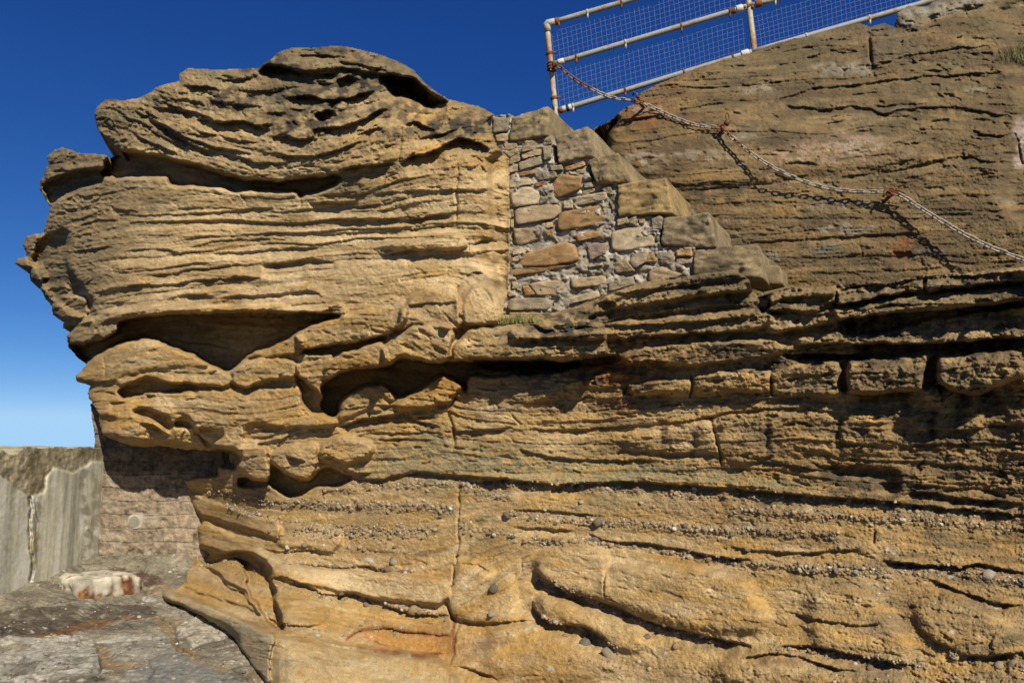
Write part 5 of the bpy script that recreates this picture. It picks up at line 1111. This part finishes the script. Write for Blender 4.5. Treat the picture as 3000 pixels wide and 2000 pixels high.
for i in range(nl):
    s0 = (i + .5) * PITCH_L; j = min(int(np.searchsorted(L, s0)), len(path) - 2); j0 = max(0, j - 3)
    p = Vector([np.interp(s0, L, path[:, d]) for d in range(3)]); d = Vector(path[min(j + 3, len(path) - 1)] - path[j0]).normalized()
    side = d.cross(Vector((0, 0, 1))).normalized(); up_v = side.cross(d)
    roll = (math.pi / 4 + (math.pi / 2) * (i % 2)) + random.uniform(-.2, .2)
    y_ = side * math.cos(roll) + up_v * math.sin(roll); z_ = d.cross(y_)
    M = Matrix((d, y_, z_)).transposed().to_4x4(); M.translation = p
    rust = (s0 < eyeL[1] * .55) or (eyeL[2] + .02 < s0 < eyeL[2] + .38 and i % 3) or any(abs(s0 - e) < .05 for e in eyeL)
    o = bpy.data.objects.new('link', me_r if rust else me_w); COL.objects.link(o); o.matrix_world = M; child_space(o, chain)
# iron eyes driven into the rock
for k, (i, lab) in enumerate(((5, 'rusty iron eye holding the chain at the left edge of the rock face'), (9, 'rusty iron eye with an upright shackle in the middle of the rock face'), (17, 'rusty iron eye with open hooks holding the chain on the right of the rock face'))):
    c_ = Vector(W3[i]); e = empty('iron_eye', tuple(c_)); tag(e, lab, 'iron eye', 'iron eyes carrying the chain')
    inn = Vector((.447, .894, 0))
    part('shank', M_RUSTY, lambda bm: tube_bm(bm, [c_ + inn * .025, c_ + inn * .09, c_ + inn * .3], [.012, .013, .013], 10), e)
    def ringb(bm, c=c_, R=.026, w_=.0085, ax=(Vector((.8, -.4, .1)).normalized(), Vector((0, .1, 1)).normalized())):
        tube_bm(bm, [c + ax[0] * R * math.cos(a) + ax[1] * R * math.sin(a) for a in np.linspace(0, 2 * math.pi, 21)], w_, 8, False)
    part('eye_ring', M_RUSTY, ringb, e)
    if k == 1:
        def sh(bm): tube_bm(bm, [c_ + Vector((.03, -.01, .02)), c_ + Vector((.045, -.01, .045)), c_ + Vector((.05, -.01, .06))], [.02, .02, .012], 8); tube_bm(bm, [c_ + Vector((.045 + .012 * math.cos(a), -.01, .085 + .028 * math.sin(a))) for a in np.linspace(0, 2 * math.pi, 17)], .0055, 7, False)
        part('shackle', M_RUSTY, sh, e)
    if k == 2:
        part('hook', M_RUSTY, lambda bm: tube_bm(bm, [c_ + Vector(v) for v in ((.02, -.01, .005), (.05, -.03, .0), (.075, -.035, -.02), (.085, -.03, -.045), (.07, -.03, -.05))], .008, 8), e)
        part('hook', M_RUSTY, lambda bm: tube_bm(bm, [c_ + Vector(v) for v in ((-.01, 0, .0), (-.03, -.01, .01), (-.045, -.01, -.01), (-.05, 0, -.035))], .008, 8), e)
    if k == 0:
        part('hook', M_RUSTY, lambda bm: tube_bm(bm, [c_ + Vector(v) for v in ((.0, 0, .02), (-.01, -.01, .05), (-.03, 0, .065), (-.035, .02, .05))], .008, 8), e)
c_ = Vector(W3[0])
part('chain_shackle', M_RUSTY, lambda bm: [tube_bm(bm, [c_ + Vector((.035 * math.cos(a) - .01, .034 * math.sin(a) + .02, h + .004 * math.cos(3 * a))) for a in np.linspace(0, 2 * math.pi, 19)], .009, 8, False) for h in (-.03, -.004, .022)])

# ================================================================ pebbles held in the rock
def pebble_co(seed):
    bm = bmesh.new(); bmesh.ops.create_icosphere(bm, subdivisions=2, radius=1); sc = Vector((1, random.uniform(.55, .85), random.uniform(.42, .8))); off = Vector((seed, 2 * seed, 0))
    for v in bm.verts: v.co = Vector((v.co.x * sc.x, v.co.y * sc.y, v.co.z * sc.z)) * (1 + .45 * mnoise.noise(v.co * 1.2 + off) + .22 * mnoise.noise(v.co * 2.6 + off))
    bm.verts.index_update(); co = np.array([v.co[:] for v in bm.verts]); fa = [tuple(v.index for v in f_.verts) for f_ in bm.faces]; bm.free(); return co, np.array(fa)
PEB = [pebble_co(k * 3.1) for k in range(14)]
M_PEB = tinted('pebble', 170, .3, .6, .003, .85)
PC = [(.24,.19,.12),(.19,.15,.10),(.34,.26,.15),(.26,.15,.08),(.23,.125,.07),(.28,.235,.17),(.40,.31,.19),(.16,.135,.10),(.32,.225,.115),(.46,.40,.30),(.36,.26,.13),(.30,.22,.12)]
def place(u, v, rpx, k):
    t = float(f.sample(T_MAIN, u, v)); rad = rpx * t / F * .95
    d = np.array(ray(u, v)); d = d / np.linalg.norm(d)
    a = random.uniform(-.5, .5); ca, sa = math.cos(a), math.sin(a); co, fa = PEB[k % 14]
    x = co[:, 0] * ca - co[:, 2] * sa; z = co[:, 0] * sa + co[:, 2] * ca
    return np.stack([x * rad * .92 + co[:, 1] * rad * .3, co[:, 1] * rad * .9, z * rad], -1) + (at(u, v, t) + d * rad * .08), fa
BIG = [('D',450,1435,38),('D',340,1385,34),('D',635,1308,24),('D',510,1268,20),('D',128,1120,27),('D',190,1150,18),('D',818,990,19),('D',910,1000,22),('D',890,862,17),('D',403,828,28),('D',272,672,27),('D',2190,1070,32),('D',2225,1087,22),('D',1190,717,14),('D',2060,825,20),('D',2120,830,16),('D',1960,815,18),('D',1330,1030,18),('D',1150,870,16),('D',800,845,15),('D',650,832,14),('D',970,870,15),('D',385,912,24),('D',460,935,15),('D',1300,785,16),('D',830,712,13),('D',595,742,14),('D',1690,905,14),('D',1490,1055,17),('D',1580,1058,14),('D',1860,1065,19),('D',620,1360,20),('D',755,1398,20),('D',860,1365,14),('D',1650,1505,24),('D',2240,1490,26),('D',2300,1480,24),('D',2110,1470,20),('D',1085,952,16),('D',700,1300,12),('D',245,1352,15),('D',65,918,17),('D',290,915,14),('D',1045,1365,12),('D',2140,1040,14),('D',1720,1050,15),
 ('C',2272,1135,27),('C',1812,1015,19),('C',1782,1047,20),('C',1690,1210,19),('C',1900,1232,26),('C',1545,1165,19),('C',1660,755,17),('C',1560,872,15),('C',1655,865,11),('C',1345,1100,12),('C',1480,1018,12),('C',1240,802,12),('C',2335,798,22),('C',2255,700,16),('C',2310,712,15),('C',2090,1105,10),('C',1965,685,11),('C',1975,765,9),('C',2150,690,10),('C',2260,1255,17),('C',1640,1180,11),('C',1570,1155,14),('C',1940,1255,13),('C',1830,1220,11),('C',1840,1055,12),('C',1885,1070,9),('C',1330,1295,9),('C',2110,975,11),('C',1320,1000,9),('C',1210,800,10)]
nbig = 0
for i, (t_, x, y, rr) in enumerate(BIG[:100]):
    p = P(t_, [x, y])[0]; co, fa = place(p[0], p[1], rr * 1.2 * TILE[t_][2], i)
    c = np.array(PC[(i * 7) % 9]) * random.uniform(.65, 1.0); mesh_obj('pebble', co, fa, M_PEB, cliff, True, np.tile(c, (len(co), 1)))
vs_, fs_, cs_, off = [], [], [], 0
for t_, pl, wd, n in BANDS:
    c = spline(P(t_, pl), 8)
    for _ in range(int(n * 3.6)):
        q = c[random.randrange(len(c))]; u = q[0] + random.uniform(-9, 9); v = q[1] + random.gauss(0, wd * .638 * .5)
        if not (0 < u < 3100 and v < 2100) or not f.sample(mask, u, v): continue
        rr = min(9.5, 1.4 + random.expovariate(1 / 2.0)); co, fa = place(u, v, rr, random.randrange(14))
        vs_.append(co); fs_.append(fa + off); off += len(co); cs_.append(np.tile(np.array(random.choice(PC)) * random.uniform(.75, 1.2), (len(co), 1)))
pe = mesh_obj('small_pebbles', np.vstack(vs_), np.vstack(fs_), M_PEB, cliff, True, np.vstack(cs_)); pe['kind'] = 'stuff'

# ================================================================ small plants
def grass(name, base_pts, n, hgt, spread, c1, c2, label, seed):
    rg_ = random.Random(seed); bm = bmesh.new(); lay = bm.verts.layers.float_color.new('tint')
    org = Vector(base_pts[0]).lerp(Vector(base_pts[-1]), .5)
    for _ in range(n):
        k = rg_.random(); i = min(int(k * (len(base_pts) - 1)), len(base_pts) - 2); p = Vector(base_pts[i]).lerp(Vector(base_pts[i + 1]), k * (len(base_pts) - 1) - i)
        p += Vector((rg_.uniform(-1, 1), rg_.uniform(-1, 1), rg_.uniform(-.4, .3))) * spread; h = hgt * rg_.uniform(.5, 1.2); a = rg_.uniform(0, 6.28); lean = rg_.uniform(.1, .75); d = Vector((math.cos(a), math.sin(a), 0)); s = Vector((-d.y, d.x, 0)) * .0022
        c = [x * (1 - kk) + y * kk for kk in (rg_.random(),) for x, y in zip(c1, c2)]; prev = None
        for m in range(5):
            f_ = m / 4; q = p + Vector((0, 0, h * f_ * (1 - .35 * lean * f_))) + d * (h * lean * f_ * f_); w_ = s * (1 - f_ * .95)
            va, vb = bm.verts.new(q - w_), bm.verts.new(q + w_)
            for v in (va, vb): v[lay] = (*c, 1)
            if prev: bm.faces.new((prev[0], prev[1], vb, va))
            prev = (va, vb)
    o = bm_obj(name, bm, M_GRASS, None, False); return tag(o, label, 'grass' if 'grass' in name else 'plant')
M_GRASS = tinted('grass_blade', 60, .2, 0, .001, .7)
def cl(pts, dt=-.03):
    out = []
    for x, y in np.array(pts, float).reshape(-1, 2):
        p = np.array([x, y]) * 1.27551; out.append(tuple(at(p[0], p[1], float(f.sample(T_MAIN, *p)) + dt)))
    return out
grass('grass_tuft', cl([1150,742,1175,742,1200,741,1235,742]), 330, .075, .02, (.30,.25,.07), (.16,.19,.05), 'dry yellow green grass tuft on the ledge below the rubble wall', 3)
grass('weed', [tuple(at(*P('R', [x, 1370])[0], 5.45)) for x in (1960, 2030)], 70, .06, .03, (.10,.15,.04), (.2,.18,.07), 'tiny green weed in the gap at the foot of the stone steps', 4)
def rr_(x, y, dt): p = P('B', [x, y])[0]; return tuple(at(p[0], p[1], float(r.sample(T_REAR, *p)) + dt))
grass('grass_clump', [rr_(2270, 290, -.03), rr_(2310, 270, -.03), rr_(2350, 300, -.03)], 260, .14, .05, (.09,.10,.03), (.2,.17,.06), 'dark green grass clump in the cleft at the top right of the rock', 5)

# ================================================================ light, sky, camera
SUN_EL, SUN_AZ = math.radians(37), math.radians(22)      # azimuth: to the right of straight behind the observer
sd = Vector((math.sin(SUN_AZ) * math.cos(SUN_EL), -math.cos(SUN_AZ) * math.cos(SUN_EL), math.sin(SUN_EL)))   # towards the sun
sl = bpy.data.lights.new('sun', 'SUN'); sl.energy = 5.0; sl.angle = math.radians(.53); sl.color = (1, .93, .82)
so = link(bpy.data.objects.new('sun', sl)); so.rotation_euler = sd.to_track_quat('Z', 'Y').to_euler()
w = bpy.data.worlds.new('World'); scene.world = w; w.use_nodes = True
nt = w.node_tree; bg = nt.nodes['Background']
sky = nt.nodes.new('ShaderNodeTexSky'); sky.sky_type = 'NISHITA'; sky.sun_disc = False
sky.sun_elevation = SUN_EL; sky.sun_rotation = math.atan2(sd.x, sd.y)
EXPO = .6; sky.air_density = .5; sky.dust_density = 0; sky.ozone_density = 10.0; sky.altitude = 0

# a deep polarised blue: each colour band of the physical sky gets its own contrast
sep = nt.nodes.new('ShaderNodeSeparateColor'); com = nt.nodes.new('ShaderNodeCombineColor'); nt.links.new(sky.outputs[0], sep.inputs[0])
for k, (x0, y0, g) in enumerate(((.153, .36, 1.55), (.309, .61, 1.14), (.539, .90, .78))):
    a = nt.nodes.new('ShaderNodeMath'); a.operation = 'MULTIPLY'; a.inputs[1].default_value = .05 / x0; nt.links.new(sep.outputs[k], a.inputs[0])
    p = nt.nodes.new('ShaderNodeMath'); p.operation = 'POWER'; p.inputs[1].default_value = g; nt.links.new(a.outputs[0], p.inputs[0])
    q = nt.nodes.new('ShaderNodeMath'); q.operation = 'MULTIPLY'; q.inputs[1].default_value = y0; nt.links.new(p.outputs[0], q.inputs[0])
    e = nt.nodes.new('ShaderNodeMath'); e.operation = 'MINIMUM'; e.inputs[1].default_value = y0 * 1.06; nt.links.new(q.outputs[0], e.inputs[0])
    d = nt.nodes.new('ShaderNodeMath'); d.operation = 'DIVIDE'; d.inputs[1].default_value = .05 * 2 ** EXPO; nt.links.new(e.outputs[0], d.inputs[0]); nt.links.new(d.outputs[0], com.inputs[k])
nt.links.new(com.outputs[0], bg.inputs[0]); bg.inputs[1].default_value = .05
cd = bpy.data.cameras.new('camera'); cam = link(bpy.data.objects.new('camera', cd))
cam.location = CAM.tolist(); cam.rotation_euler = (math.pi / 2 + PITCH, 0, 0)
cd.sensor_width = 36; cd.lens = 28; cd.clip_start = .05; cd.clip_end = 20000
scene.camera = cam
vs = scene.view_settings
scene.display_settings.display_device = 'sRGB'
vs.view_transform = 'Standard'; vs.look = 'None'; vs.exposure = EXPO; vs.gamma = 1; vs.use_curve_mapping = False
